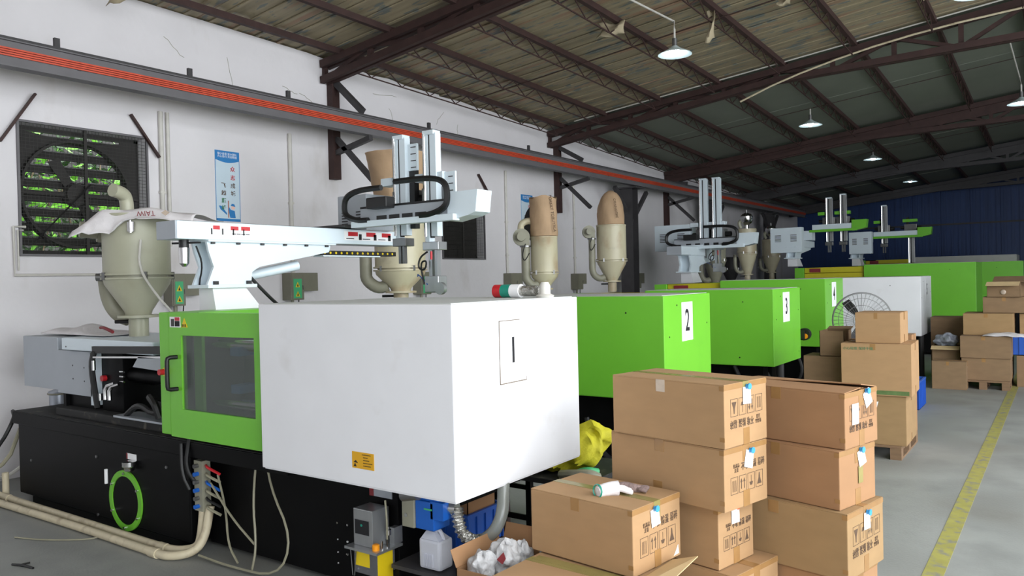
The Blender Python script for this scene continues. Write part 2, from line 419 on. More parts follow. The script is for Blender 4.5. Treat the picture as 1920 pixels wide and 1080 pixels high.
# crane rail on brackets along the left wall
cr = thing('crane_rail', 'long grey crane rail with orange conductor bars along the left wall', 'crane rail', (-6.95, 0, 3.43))
m = MB(); bx = -6.95
m.box((bx-.005, -1, 3.47), (bx+.005, 26.5, 3.675)); m.box((bx-.06, -1, 3.455), (bx+.06, 26.5, 3.467)); m.box((bx-.05, -1, 3.67), (bx+.03, 26.5, 3.68))
m.build('beam', M_rail, cr)
box('rail_head', (bx-.02, -1, 3.68), (bx+.032, 26.5, 3.70), M_dksteel, cr)
for j in range(4): box('conductor_bar', (bx+.012, -1, 3.545+j*.018), (bx+.024+.002*j, 26.5, 3.558+j*.018), M_orange, cr)
for y in [1.0+i*2.4 for i in range(10)]: box('conductor_clip', (bx+.005, y, 3.54), (bx+.012, y+.03, 3.62), M_dksteel, cr)
for y in (3.23, 4.47, 5.66, 8.0, 10.4): box('end_stub', (bx-.05, y, 3.68), (bx-.02, y+.045, 3.79), M_dksteel, cr)
def bracket(Y, label, zlow):
    t = thing('crane_bracket', label, 'bracket', (WX, Y, zlow))
    box('post', (WX, Y-.06, zlow), (WX+.1, Y+.06, E(Y)-.3), M_rust, t)
    MB().bar((WX+.1, Y, E(Y)-.32), (bx-.08, Y, 3.76), .07, .07).build('upper_brace', M_dksteel, t)
    MB().bar((WX+.1, Y, 3.48), (WX+.72, Y, 2.9), .06, .06).build('lower_brace', M_dksteel, t)
    MB().bar((WX+.08, Y, 3.3), (bx+.05, Y, 3.42), .06, .06).build('strut', M_dksteel, t)
bracket(6.85, 'brown steel wall bracket carrying the crane rail under the nearest truss', 2.97)
bracket(12.2, 'brown steel wall bracket carrying the crane rail beside the kraft paper covered dryers', 2.85)
bracket(16.95, 'dark steel wall bracket carrying the crane rail behind the second white robot', 2.3)
for Y, lab in ((14.15, 'dark steel column under the crane rail beside the domed paper bag dryer'), (18.6, 'dark steel column under the crane rail behind the second white robot'), (23.2, 'dark steel column under the crane rail near the far wall')):
    t = thing('crane_column', lab, 'column', (-7.1, Y, 0))
    m = MB(); m.box((-7.24, Y-.13, 0), (-6.97, Y-.115, 3.4)); m.box((-7.24, Y+.115, 0), (-6.97, Y+.13, 3.4)); m.box((-7.11, Y-.12, 0), (-7.095, Y+.12, 3.4)); m.build('shaft', M_dksteel, t)
    box('cap_plate', (-7.3, Y-.2, 3.4), (-6.85, Y+.2, 3.43), M_dksteel, t)
    MB().bar((-7.1, Y+.1, 2.75), (-7.1, Y+.8, 3.4), .07, .07).build('knee_brace', M_dksteel, t)
    MB().bar((-7.1, Y-.1, 2.95), (-7.1, Y-.6, 3.4), .07, .07).build('knee_brace', M_dksteel, t)
    box('base_plate', (-7.3, Y-.2, 0), (-6.9, Y+.2, .02), M_dksteel, t)
# ------------------------------------------------------------ windows, and the garden outside
def exhaust_window(nm, y0, y1, z0, z1, fan, nl, label):
    w_ = tag(MB().box((WX-.2, y0, z0), (WX-.14, y0+.04, z1)).box((WX-.2, y1-.04, z0), (WX-.14, y1, z1)).box((WX-.2, y0, z0), (WX-.14, y1, z0+.04)).box((WX-.2, y0, z1-.04), (WX-.14, y1, z1)).build(nm, M_louv), kind='structure')
    m = MB(); t = .02
    m.box((WX-.005, y0-t, z0-t), (WX+.02, y0, z1+t)).box((WX-.005, y1, z0-t), (WX+.02, y1+t, z1+t)).box((WX-.005, y0, z0-t), (WX+.02, y1, z0)).box((WX-.005, y0, z1), (WX+.02, y1, z1+t))
    m.build('window_frame', M_rail, w_)
    box('mullion', (WX-.03, (y0+y1)/2-.014, z0), (WX-.005, (y0+y1)/2+.014, z1), M_louv, w_)
    for i in range(nl):
        z = z0+.05+(z1-z0-.1)*(i+.5)/nl
        MB().bar((WX-.17, y0+.04, z+.01), (WX-.17, y1-.04, z+.01), .05, .075 if fan else .11, (.4, 0, 1)).build('louvre_slat', M_louv, w_)
    m = MB()
    n = 14 if fan else 10
    for i in range(1, 36): m.box((WX-.014, y0+(y1-y0)*i/36-.0012, z0), (WX-.011, y0+(y1-y0)*i/36+.0012, z1))
    for i in range(1, 36): m.box((WX-.011, y0, z0+(z1-z0)*i/36-.0016), (WX-.008, y1, z0+(z1-z0)*i/36+.0016))
    tag(m.build('wire_mesh', M_mesh, w_), kind='stuff')
    if fan:
        cy, cz, R = (y0+y1)/2-.06, (z0+z1)/2-.02, .5
        k = MB(); n = 40
        outer = []
        # fan plate with a round opening
        def ring(f0, f1, xx0, xx1):
            for i in range(n):
                a, b = 2*PI*i/n, 2*PI*(i+1)/n
                P = [(xx0, cy+f0*math.cos(a), cz+f0*math.sin(a)), (xx0, cy+f1*math.cos(a), cz+f1*math.sin(a)), (xx0, cy+f1*math.cos(b), cz+f1*math.sin(b)), (xx0, cy+f0*math.cos(b), cz+f0*math.sin(b))]
                k.prism(P, (xx1-xx0, 0, 0))
        ring(R-.012, R+.012, WX-.13, WX-.04)
        k.build('fan_ring', M_louv, w_)
        k = MB(); Q = [(y1-.04, z1-.04), (y0+.04, z1-.04), (y0+.04, z0+.04), (y1-.04, z0+.04)]
        for i in range(4):
            yq, zq = Q[i]; a0 = math.atan2(zq-cz, yq-cy)
            arc = [(cy+R*math.cos(a0+j*.12), cz+R*math.sin(a0+j*.12)) for j in (-5, -3.5, -2, 0, 2, 3.5, 5)]
            arc = [(min(max(p, y0), y1), min(max(q, z0), z1)) for p, q in arc]
            if i in (0, 1): k.prism([(WX-.12, yq, zq)]+[(WX-.12, p, q) for p, q in arc], (.01, 0, 0))
        k.box((WX-.125, y1-.2, z0+.04), (WX-.115, y1-.04, z1-.04))
        k.build('fan_plate', M_louv, w_)
        box('motor_bar', (WX-.1, y0+.04, cz-.02), (WX-.08, y1-.04, cz+.02), M_louv, w_)
        MB().lathe([(.02, -.06), (.1, -.05), (.12, 0), (.1, .05), (.02, .06)], n=20).build('tmp', M_louv)
        o = bpy.data.objects['tmp']; o.name = 'fan_motor'; o.data.name = 'fan_motor'; o.rotation_euler = (0, PI/2, 0); o.location = (WX-.1, cy, cz); o.parent = w_
        for j in range(2):
            a = j*PI+2.2; b = MB(); e = Vector((0, math.cos(a), math.sin(a))); f = Vector((0, -math.sin(a), math.cos(a)))
            c = Vector((WX-.1, cy, cz))
            b.prism([c+e*.1-f*.05, c+e*.36-f*.08, c+e*.38+f*.03, c+e*.1+f*.04], (.004, 0, 0)); b.build('fan_blade', M_louv, w_)
        MB().tube([(WX+.01, y0+.1, z0+.1), (WX+.01, y0+.62, cz+.1)], .007, 5).build('wire_stay', M_blk, w_)
    return w_
exhaust_window('window_1', *WIN[0], True, 8, '')
exhaust_window('window_2', *WIN[1], False, 11, '')
# a box louvre housing on window 2
hedge = thing('garden_bush', 'green bush with sunlight painted into its leaves, seen through the louvres of the near exhaust fan window', 'bush', (WX-1.2, 3.4, 0))
def leaves(mb, c, sx, sy, sz, n, s):
    for _ in range(n):
        p = Vector((c[0]+rnd.gauss(0, sx), c[1]+rnd.gauss(0, sy), c[2]+rnd.gauss(0, sz)))
        a = Vector((rnd.uniform(-1, 1), rnd.uniform(-1, 1), rnd.uniform(-.6, .6))).normalized()*s*rnd.uniform(.6, 1.3)
        b = a.cross(Vector((rnd.uniform(-1, 1), rnd.uniform(-1, 1), 1))).normalized()*s*.3
        mb.quad(p-a, p+b, p+a, p-b)
mb = MB(); leaves(mb, (WX-.95, 3.6, 2.5), .14, 1.1, .7, 1300, .085); tag(mb.build('painted_sunlit_leaves', M_leaf, hedge), kind='stuff')
mb = MB(); leaves(mb, (WX-1.4, 3.6, 2.3), .2, 1.6, .9, 5000, .09); tag(mb.build('painted_shade_leaves', M_leafd, hedge), kind='stuff')
for i in range(26):
    y = 2.0+i*.13+rnd.uniform(-.1, .1); MB().tube([(WX-1.2, y, 0), (WX-1.1, y+rnd.uniform(-.3, .3), 1.4), (WX-1.0+rnd.uniform(-.2, .2), y+rnd.uniform(-.7, .7), 2.3+rnd.random())], .008, 5, 1).build('branch', M_branch, hedge)
tag(box('wall_outside', (WX-3.6, -6, 0), (WX-3.3, 14, 4.2), M_louv), kind='structure')

# ------------------------------------------------------------ wall fixtures
def wall_pipe(y, z0, z1, label, name='conduit_pipe', r=.024, twin=False):
    t = thing(name, label, 'pipe', (WX+.02, y, z0))
    MB().cyl((WX+.02, y, z0), (WX+.02, y, z1), r, 10).build('tube', M_conduit, t)
    if twin: MB().cyl((WX+.02, y+.075, z0+.3), (WX+.02, y+.075, z1), r*.8, 10).build('second_tube', M_conduit, t)
    for z in [z0+.3+i*.55 for i in range(int((z1-z0-.2)/.55))]:
        box('pipe_clip', (WX, y-.03, z-.012), (WX+.042, y+.03, z+.012), M_conduit, t)
wall_pipe(4.53, 1.78, 3.46, 'white vertical conduit between the fan window and the blue poster', twin=True)
wall_pipe(6.17, 1.78, 3.46, 'white vertical conduit above the junction box right of the poster')
wall_pipe(10.6, 1.76, 3.46, 'white vertical conduit left of the kraft paper covered dryer', r=.022)
wall_pipe(12.8, 1.74, 3.46, 'white vertical conduit between the two paper covered dryers', r=.022)
wall_pipe(15.35, 1.74, 3.3, 'white conduit on the wall behind the dark crane column', r=.025)
t = thing('bent_conduit', 'thin white conduit looping under the fan window', 'pipe', (WX+.02, 3.1, 1.78))
MB().tube([(WX+.02, 3.22, 2.22), (WX+.02, 3.12, 2.22), (WX+.02, 3.12, 1.79), (WX+.02, 4.5, 1.79)], .013, 8).build('tube', M_conduit, t)
MB().tube([(WX+.02, 3.20, 2.19), (WX+.02, 3.155, 2.19), (WX+.02, 3.155, 1.83)], .008, 8).build('second_tube', M_conduit, t)
def jbox(y, z0, z1, wd, label, stick=True, small=True, WX=WX+.005):
    t = thing('junction_box', label, 'junction box', (WX, y, z0))
    box('body', (WX, y, z0), (WX+.16, y+wd*.42, z1), M_jbox, t, bev=.006)
    box('door_panel', (WX+.16, y+.01, z0+.01), (WX+.168, y+wd*.42-.01, z1-.01), M_jbox, t)
    if small: box('side_box', (WX, y+wd*.46, z0+.1), (WX+.1, y+wd, z1), M_jbox, t, bev=.004)
    box('latch', (WX+.168, y+wd*.36, z0+.12), (WX+.176, y+wd*.38, z0+.17), M_steel, t)
    if stick:
        s = box('safety_sticker', (WX+.168, y+.03, z0+.02), (WX+.170, y+wd*.33, z0+.25), M_stick, t)
        for k in range(2):
            zz = z0+.04+k*.11; yc = y+.03+(wd*.33-.03)/2
            MB().prism([(WX+.170, yc-.032, zz), (WX+.170, yc+.032, zz), (WX+.170, yc, zz+.065)], (.0008, 0, 0)).build('warning_triangle', M_yellow, s)
            MB().prism([(WX+.1708, yc-.012, zz+.008), (WX+.1708, yc+.012, zz+.008), (WX+.1708, yc, zz+.045)], (.0006, 0, 0)).build('warning_bolt', M_black_ink, s)
    MB().cyl((WX+.08, y+.08, z0-.1), (WX+.08, y+.08, z0), .02, 8).build('gland', M_duct, t)
    MB().tube([(WX+.1, y+.16, z0), (WX+.12, y+.12, z0-.3), (WX+.15, y-.05, z0-.75)], .007, 6, 2).build('cable', M_bcable, t)
jbox(4.52, 1.46, 1.79, .36, 'olive grey junction box beside the near white-sacked hopper dryer')
jbox(6.02, 1.47, 1.79, .46, 'olive grey junction box under the conduit right of the poster')
jbox(8.3, 1.47, 1.79, .5, 'olive grey junction box right of the second dryer cone')
jbox(10.5, 1.46, 1.76, .42, 'olive grey junction box left of the tall paper covered dryer', False)
jbox(12.66, 1.44, 1.74, .42, 'olive grey junction box under the conduit between the two paper covered dryers', False)
jbox(15.1, 1.41, 1.73, .5, 'dark olive junction box right of the crane column', False)
# flat bars left in the wall (stays of the windows)
for y, z, y2, z2, lab in ((3.03, 2.96, 3.32, 3.42, 'brown steel stay left of the near fan window'), (4.21, 3.38, 4.49, 2.98, 'brown steel stay right of the near fan window'), (9.85, 3.33, 10.12, 3.0, 'brown steel stay right of the second fan window'), (8.66, 2.95, 8.9, 3.25, 'brown steel stay left of the second fan window')):
    tag(MB().bar((WX+.03, y, z), (WX+.05, y2, z2), .04, .02).build('steel_stay', M_rust), lab, 'steel bar')
# posters
def poster(y0, y1, z0, z1, label, full):
    t = thing('poster', label, 'poster', (WX, y0, z0)); X = WX+.006
    box('board', (WX, y0, z0), (X, y1, z1), M_poster, t); W_ = y1-y0
    m = MB(); n = 12; top = z1
    P = [(X, y0, top), (X, y0, top-.1)]+[(X, y0+W_*i/n, top-.1-.03*math.sin(PI*i/n)) for i in range(n+1)]+[(X, y1, top)]
    m.prism(P[:1]+P[2:], (.0006, 0, 0)); m.build('header_band', M_blue_ink, t)
    b = MB()
    for (ya, yb, za, zb) in ((y0, y0+.006, z0, z1), (y1-.006, y1, z0, z1), (y0, y1, z0, z0+.03 if full else z0+.006)): b.box((X, ya, za), (X+.0008, yb, zb))
    b.build('border', M_blue_ink, t)
    R, U = (0, 1, 0), (0, 0, 1); cx = (y0+y1)/2
    text('header_text', '缩小自我 放大团队\n齐心协力 共创辉煌', (X+.001, cx, top-.05), R, U, .03, M_paper, t)
    for k, ch in enumerate('众志'): text('title_character', ch, (X+.001, cx+.065, top-.2-k*.095), R, U, .062, M_red, t, bold=.001)
    for k, ch in enumerate('成城'): text('title_character', ch, (X+.001, cx+.065, top-.385-k*.085), R, U, .06, M_ink, t, bold=.001)
    for k, ch in enumerate('飞越'): text('title_character', ch, (X+.001, cx-.055, top-.385-k*.085), R, U, .06, M_ink, t, bold=.001)
    for k, ch in enumerate('巅峰'): text('title_character', ch, (X+.001, cx-.055, top-.555-k*.08), R, U, .06, M_green_ink, t, bold=.001)
    if full:
        a = MB(); z = z0+.04
        a.prism([(X, cx+.02, z), (X, cx+.09, z), (X, cx+.08, z+.08), (X, cx+.03, z+.09), (X, cx+.01, z+.12), (X, cx, z+.1)], (.0008, 0, 0))
        a.prism([(X, cx-.02, z+.03), (X, cx-.1, z+.09), (X, cx-.12, z+.13), (X, cx-.09, z+.13), (X, cx-.02, z+.05)], (.0008, 0, 0))
        a.prism([(X, cx+.03, z+.135), (X, cx+.09, z+.125), (X, cx+.075, z+.155), (X, cx+.045, z+.16)], (.0012, 0, 0))
        a.build('figure_print', M_blue_ink, t)
        MB().prism([(X, cx+.06+.025*math.cos(i*PI/5), z+.115+.022*math.sin(i*PI/5)) for i in range(10)], (.001, 0, 0)).build('face_print', M_skin, t)
        MB().box((X, cx-.005, z), (X+.0008, cx+.008, z+.19)).build('post_print', M_bark, t)
poster(5.16, 5.47, 2.37, 3.15, 'blue and white slogan poster above the near white robot beam', True)
poster(11.06, 11.42, 2.37, 3.11, 'blue topped slogan poster half hidden behind the tall paper covered dryer', False)

# hanging lamps
def lamp(x, y, z, label, lit, cord):
    t = thing('pendant_lamp', label, 'lamp', (x, y, z))
    MB().lathe([(.035, .1), (.05, .085), (.09, .06), (.19, .01), (.2, 0), (.19, .004), (.088, .05), (.03, .08)], (x, y, z), 28, cap=False).build('shade', M_shade, t)
    MB().cyl((x, y, z+.085), (x, y, z+.19), .03, 12).build('socket', M_steel, t)
    MB().sphere((x, y, z+.035), .055, n=14).build('bulb', M_bulb, t)
    MB().tube([(x, y, z+.18), (x, y, zr(x, y)-.06)] if cord is None else [(x, y, z+.18), (x, y, z+.3)]+cord, .012, 8, 0).build('cord_pipe', M_conduit, t)
lamp(-3.75, 8.75, 4.27, 'white lit lamp hanging nearest, below its sloping cord pipe', 1, [(-3.86, 9.0, 4.75), (-4.0, 7.7, 4.78), (-4.0, 6.9, 4.85)])
lamp(-3.72, 14.66, 4.3, 'white lamp hanging in the grey ceilinged bay behind the nearest one', 1, None)
lamp(-3.66, 19.9, 4.27, 'small lit lamp hanging third in the row', 1, None)
lamp(-3.72, 25.7, 4.27, 'small lit lamp hanging last, before the blue wall', 1, None)
lamp(-.70, 9.0, 4.36, 'white lit lamp cut by the top edge on the right', 1, None)
lamp(-.55, 15.0, 4.28, 'white lit lamp at the right edge below a vertical white pipe', 1, [(-.58, 15.2, 4.75), (-.6, 12.6, 4.78)])
conduit([(-4.05, 11.9, 4.3), (-3.4, 11.88, 4.52), (-2.4, 11.86, 4.74), (-1.4, 11.84, 4.87), (-.3, 11.82, 4.93), (1, 11.8, 5.0)], .014, M_pipe, 'truss_conduit', 'cream pipe running up along the second roof truss', 'pipe')
conduit([(-7.0, 11.9, 4.40), (-3.4, 11.9, 4.79), (-.2, 11.9, 5.14)], .011, M_conduit, 'roof_pipe', 'thin grey pipe on the top edge of the second roof truss', 'pipe', 0)
# torn insulation flaps
for (x, y, z, w_, h_, lab) in ((-4.6, 8.45, 4.74, .30, .2, 'broad torn foil flap hanging from the roof left of the nearest lamp'), (-3.45, 9.0, 4.78, .09, .42, 'narrow torn foil strip hanging right of the nearest lamp'), (-1.3, 10.15, 5.0, .05, .28, 'thin torn foil strip hanging by the second truss'), (-7.3, 3.9, 4.5, .22, .2, 'torn foil flap hanging at the top of the left wall'), (-2.75, 9.4, 4.9, .16, .12, 'small torn foil scrap on the roof right of the nearest lamp')):
    m = MB(); m.grid(lambda u, v: (x+w_*u+.02*math.sin(5*v), y+.35*w_*u+.05*math.sin(v*4+u*3), z-h_*v*(1-.25*u)+.02*math.sin(u*9)), 5, 6)
    o = tag(m.build('torn_foil', mat('torn_backing_paper', (168, 156, 130), .8, var=.15)), lab, 'torn foil'); k = o.modifiers.new('s', 'SOLIDIFY'); k.thickness = .004

# ============================================================ MOULDING MACHINES
def holes(parent, pts, r=.007, m=M_blk):
    for p, ax in pts:
        p = Vector(p); MB().cyl(p, p+Vector(ax)*.002, r, 8).build('screw', m, parent)
def number_sheet(t, X, y0, y1, z0, z1, s, size, m=M_paper, border=False):
    n = box('number_sheet', (X, y0, z0), (X+.0015, y1, z1), m, t)
    if border:
        b = MB(); X2 = X+.0018
        for a in ((y0, y0+.005, z0, z1), (y1-.003, y1, z0, z0+.02), (y0, y1, z0, z0+.005), (y0, y1-.05, z1-.004, z1)): b.box((X, a[0], a[2]), (X2, a[1], a[3]))
        b.build('sheet_border', mat('dirty_sheet_edge', (130, 118, 104), .8, var=.2), n)
    text('number', s, (X+.003, (y0+y1)/2, (z0+z1)/2), (0, 1, 0), (0, 0, 1), size, M_black_ink, n, sx=.72, bold=.003)
def housing(t, x0, x1, y0, y1, z0, z1, mt, mtop):
    h = MB(); h.box((x0, y0, z0), (x1, y1, z1), bev=.006); h.box((x0+.02, y0+.004, z0-.004), (x1-.004, y1-.004, z0+.002)); h.build('housing', mt, t)
    box('housing_top', (x0+.015, y0+.02, z1), (x1-.02, y1-.02, z1+.004), mtop, t)
def far_machine(label, Y, Xe, Wd, z0, z1, L, doorL, guard, mh, number=None, nb=None, mtop=M_gtop, zg=None, guardm=M_yellowp, doorw=.2):
    t = thing('moulding_machine', label, 'machine', (Xe-2.5, Y+Wd/2, 0), 'injection moulding machines in a row')
    y0, y1 = Y, Y+Wd; xl = Xe-L; zg = zg or z1-.04
    housing(t, xl, Xe, y0, y1, z0, z1, mh, mtop)
    m = MB(); m.box((xl-2.9, y0+.14, .05), (Xe-.16, y1-.14, z0-.03)); m.build('base', M_black, t)
    box('base_top', (xl-2.95, y0+.14, z0-.03), (xl-.02, y1-.12, z0), M_dusty, t)
    for x in (xl-2.7, xl-1, Xe-.7):
        for y in (y0+.24, y1-.22): MB().cyl((x, y, 0), (x, y, .05), .06, 12).build('foot', M_steel, t)
    g0 = xl-guard
    m = MB(); m.box((g0, y0+.06, z0+.05), (xl-.01, y0+.09, z1-.14)); m.box((g0, y1-.09, z0+.05), (xl-.01, y1-.06, zg)); m.box((g0, y0+.06, zg-.12), (xl-.01, y0+.09, zg)); m.box((g0, y0+.06, zg-.02), (g0+.25, y1-.06, zg)); m.build('safety_guard', guardm, t)
    d = MB(); d.box((g0-doorw, y0+.03, z0+.03), (g0-.01, y1-.05, zg), bev=.006); d.build('door_post', M_green, t)
    s = MB(); s.box((g0+.1, y0+.05, zg-.1), (g0+.32, y0+.06, zg-.02)); s.build('warning_sticker', M_redink, t)
    box('mould_block', (g0+.25, y0+.25, z0), (xl-.1, y1-.25, z0+.6), M_steel, t)
    m = MB(); m.box((g0-1.9, y0+.2, z0+.15), (g0-1.0, y1-.2, z0+.58), bev=.01); m.build('injection_cover', M_white, t)
    m = MB(); m.cyl((g0-1.1, (y0+y1)/2, z0+.4), (g0-.2, (y0+y1)/2, z0+.4), .09, 14); m.box((g0-1.9, y0+.3, z0), (g0-.3, y1-.3, z0+.15)); m.build('injection_carriage', M_black, t)
    # clamp end: column, hoses, valve under the housing
    m = MB(); m.box((Xe-.75, y0+.3, .05), (Xe-.12, y1-.3, z0)); m.build('rear_frame', M_black, t)
    MB().tube([(Xe-.45, y0+.08, z0-.02), (Xe-.3, y0+.06, .35), (Xe-.45, y0+.09, .12), (Xe-.7, y0+.1, .3), (Xe-.75, y0+.1, .5)], .022, 8, 2).build('hose', M_bcable, t)
    MB().cyl((Xe-.06, y0+.4, 0), (Xe-.06, y0+.4, z0), .04, 14).build('tank_column', M_dksteel, t)
    holes(t, [((Xe-L*.22, y0, z1-.13), (0, -1, 0)), ((Xe-L*.25, y0, z0+.08), (0, -1, 0)), ((Xe, y0+.1, z1-.32), (1, 0, 0)), ((Xe, y1-.08, z1-.25), (1, 0, 0)), ((Xe, y1-.08, z0+.08), (1, 0, 0)), ((Xe, y0+.25, z1-.08), (1, 0, 0))])
    if number: number_sheet(t, Xe, *nb, number, .25)
    return t
m2 = far_machine('lime green moulding machine marked 2, right behind the white one marked 1', 5.52, -2.5, .95, .70, 1.50, 1.45, 1.2, 1.1, M_green, '2', (5.86, 6.08, 1.13, 1.44))
m3 = far_machine('lime green moulding machine marked 3, third in the row', 8.18, -2.48, 1.0, .69, 1.49, 1.45, 1.2, 1.2, M_green, '3', (8.52, 8.76, 1.13, 1.45))
m4 = far_machine('lime green moulding machine marked 4, beside the big round fan', 10.75, -2.58, 1.0, .68, 1.57, 1.42, 1.2, .82, M_green, '4', (11.1, 11.34, 1.19, 1.52))
m5 = far_machine('white housed moulding machine marked 5 behind the round fan', 13.1, -1.78, 1.12, .67, 1.56, 1.9, 1.2, 1.2, M_white, None)
number_sheet(m5, -1.78, 13.6, 13.85, 1.2, 1.5, '5', .24, M_white)
m6 = far_machine('tall green moulding machine with yellow guard behind the white marked 5', 17.0, -1.38, 1.3, .67, 1.79, 1.95, 1.2, 1.17, M_green, None, zg=1.76)
m7 = far_machine('green moulding machine at the far right behind the open carton', 20.0, -.75, 1.3, .75, 1.81, 2.2, 1.2, 1.2, M_green, None)
m8 = far_machine('grey topped moulding machine in front of the blue far wall', 23.2, -1.0, 1.4, .75, 2.0, 2.3, 1.2, 1.2, mat('pale_grey_machine_paint', (176, 178, 172), .5, var=.08), None)

# ---- machine 1
t = thing('moulding_machine', 'nearest moulding machine, white housing marked 1 with a green windowed door', 'machine', (-4.4, 3.15, 0), 'injection moulding machines in a row')
m = MB(); m.box((-6.82, 2.80, .05), (-4.47, 3.55, .60), bev=.01); m.build('base', M_black, t)
m = MB(); m.box((-6.86, 2.775, .60), (-3.5, 3.6, .695), bev=.006); m.build('base_rim', M_black, t)
box('base_top', (-6.85, 2.785, .695), (-3.5, 3.59, .70), M_dusty, t)
box('base_skirt', (-6.6, 2.80, 0), (-4.6, 3.5, .05), M_black, t)
m = MB(); m.box((-4.46, 2.93, .03), (-2.82, 3.5, .62), bev=.006); m.build('rear_base', M_black, t)
m = MB(); m.box((-2.9, 3.05, .62), (-2.3, 3.4, .69)); m.box((-2.82, 3.05, .52), (-2.5, 3.4, .62)); m.build('rear_frame', M_black, t)
m = MB(); m.box((-6.3, 2.85, .70), (-4.55, 3.4, .76), bev=.01); m.build('slide_bed', M_dusty, t)
housing(t, -3.48, -2.16, 2.60, 3.66, .69, 1.55, M_white, M_gtop)
number_sheet(t, -2.16, 2.94, 3.16, 1.16, 1.46, '1', .17, M_white, True)
s = box('warning_plate', (-2.795, 2.598, .772), (-2.65, 2.60, .85), M_amber, t)
b = MB()
for k, (a, c) in enumerate(((.2, .8), (.3, .6), (.3, .7), (.3, .9), (.3, .8))): b.box((-2.76+.03*0+.13*a*.5+.02, 2.5972, .838-.013*k), (-2.76+.1*c+.01, 2.598, .841-.013*k))
b.prism([(-2.785, 2.5972, .78), (-2.765, 2.5972, .78), (-2.775, 2.5972, .797)], (0, .0008, 0)); b.prism([(-2.785, 2.5972, .80), (-2.755, 2.5972, .797), (-2.77, 2.5972, .81)], (0, .0008, 0))
b.build('plate_lettering', M_black_ink, s)
# door section
m = MB(); m.box((-4.53, 2.66, .76), (-4.42, 3.55, 1.5), bev=.008); m.build('door_post', M_green, t)
MB().box((-4.53, 3.5, .76), (-3.5, 3.55, 1.5)).box((-4.42, 2.72, 1.46), (-4.2, 3.5, 1.5)).build('guard_frame', M_green, t)
d = MB(); xa2, xb2, za, zb2 = -4.29, -3.60, .925, 1.365
d.box((-4.415, 2.655, .755), (xa2, 2.69, 1.5)).box((xb2, 2.655, .755), (-3.5, 2.69, 1.5)).box((xa2, 2.655, .755), (xb2, 2.69, za)).box((xa2, 2.655, zb2), (xb2, 2.69, 1.5))
dr = d.build('door', M_green, t)
box('door_window', (xa2-.01, 2.665, za-.01), (xb2+.01, 2.671, zb2+.01), M_glass, dr)
MB().tube([(-4.335, 2.655, 1.235), (-4.345, 2.60, 1.235), (-4.345, 2.595, 1.21), (-4.345, 2.595, 1.07), (-4.345, 2.60, 1.045), (-4.335, 2.655, 1.045)], .013, 10, 1).build('door_handle', M_blk, dr)
s = box('safety_sticker', (-4.40, 2.653, 1.412), (-4.29, 2.655, 1.475), M_paper, dr)
box('sticker_symbols', (-4.385, 2.652, 1.418), (-4.352, 2.653, 1.462), M_dksteel, s); box('sticker_heading', (-4.345, 2.652, 1.452), (-4.295, 2.653, 1.472), M_red, s); box('sticker_text', (-4.345, 2.652, 1.418), (-4.295, 2.653, 1.450), M_black_ink, s)
s = MB().prism([(-4.28, 2.653, 1.413), (-4.215, 2.653, 1.413), (-4.25, 2.653, 1.468)], (0, .002, 0)).build('hazard_triangle', M_yellow, dr)
for k in range(3): box('triangle_bars', (-4.27+k*.016, 2.652, 1.416), (-4.263+k*.016, 2.653, 1.432), M_black_ink, s)
eb = MB().cyl((-4.465, 2.66, 1.14), (-4.465, 2.65, 1.14), .026, 16).build('button_plate', M_yellow, t)
MB().cyl((-4.475, 2.65, 1.14), (-4.475, 2.62, 1.14), .018, 14).build('stop_button', M_red, eb)
# inside the mould area
for x in (-4.1, -3.85): box('mould_half', (x, 2.95, .85), (x+.2, 3.4, 1.35), M_steel, t)
for y, z in ((2.85, 1.3), (2.85, .95)): MB().cyl((-4.42, y, z), (-3.5, y, z), .035, 14).build('tie_bar', M_chrome, t)
box('inner_guard', (-4.26, 2.72, .8), (-4.18, 2.74, 1.4), M_green, t)
for z in (1.24, 1.02): box('hose_connector', (-4.02, 2.8, z), (-3.94, 2.92, z+.05), M_blue_ink, t)
box('bolster_plate', (-4.42, 2.75, .76), (-4.32, 3.45, 1.42), M_dksteel, t)
# injection end
m = MB(); m.box((-6.93, 2.90, .88), (-6.35, 3.45, 1.285), bev=.006); m.box((-6.36, 2.90, .86), (-5.84, 2.98, 1.19), bev=.004); m.build('injection_cover', M_robg, t)
m = MB(); m.box((-6.2, 2.86, 1.20), (-4.95, 3.5, 1.29), bev=.008); m.build('top_cover', M_robot, t)
box('cover_side', (-5.86, 2.9, .80), (-5.8, 3.4, 1.19), M_robot, t)
holes(t, [((-6.12+.0, 2.90, 1.08), (0, -1, 0)), ((-5.95, 2.90, 1.07), (0, -1, 0)), ((-6.12, 2.90, .98), (0, -1, 0)), ((-5.95, 2.90, .97), (0, -1, 0)), ((-6.13, 2.86, 1.225), (0, -1, 0))], .006, M_dksteel)
m = MB(); m.box((-6.28, 2.95, .76), (-5.9, 3.35, .88)); m.box((-6.32, 2.92, .76), (-6.28, 2.98, .89)); m.build('injection_pedestal', M_black, t)
m = MB(); m.box((-5.8, 2.95, .76), (-5.5, 3.4, 1.2), bev=.01); m.box((-5.5, 3.1, .95), (-4.6, 3.35, 1.15)); m.cyl((-5.5, 3.02, 1.03), (-4.75, 3.02, 1.03), .05, 14); m.cyl((-5.6, 3.2, 1.1), (-4.6, 3.2, 1.1), .1, 16)
m.box((-5.1, 2.95, .76), (-4.85, 3.3, .88), bev=.01); m.build('injection_carriage', M_black, t)
MB().bar((-5.72, 2.86, 1.215), (-4.55, 2.86, 1.25), .03, .05).build('cable_tray', M_blk, t)
MB().bar((-5.68, 2.84, 1.165), (-4.75, 2.84, 1.20), .02, .012).build('guide_rod', M_chrome, t)
MB().tube([(-5.7, 2.85, 1.2), (-5.71, 2.83, 1.1), (-5.69, 2.86, .8)], .02, 8, 2).build('hose', M_bcable, t)
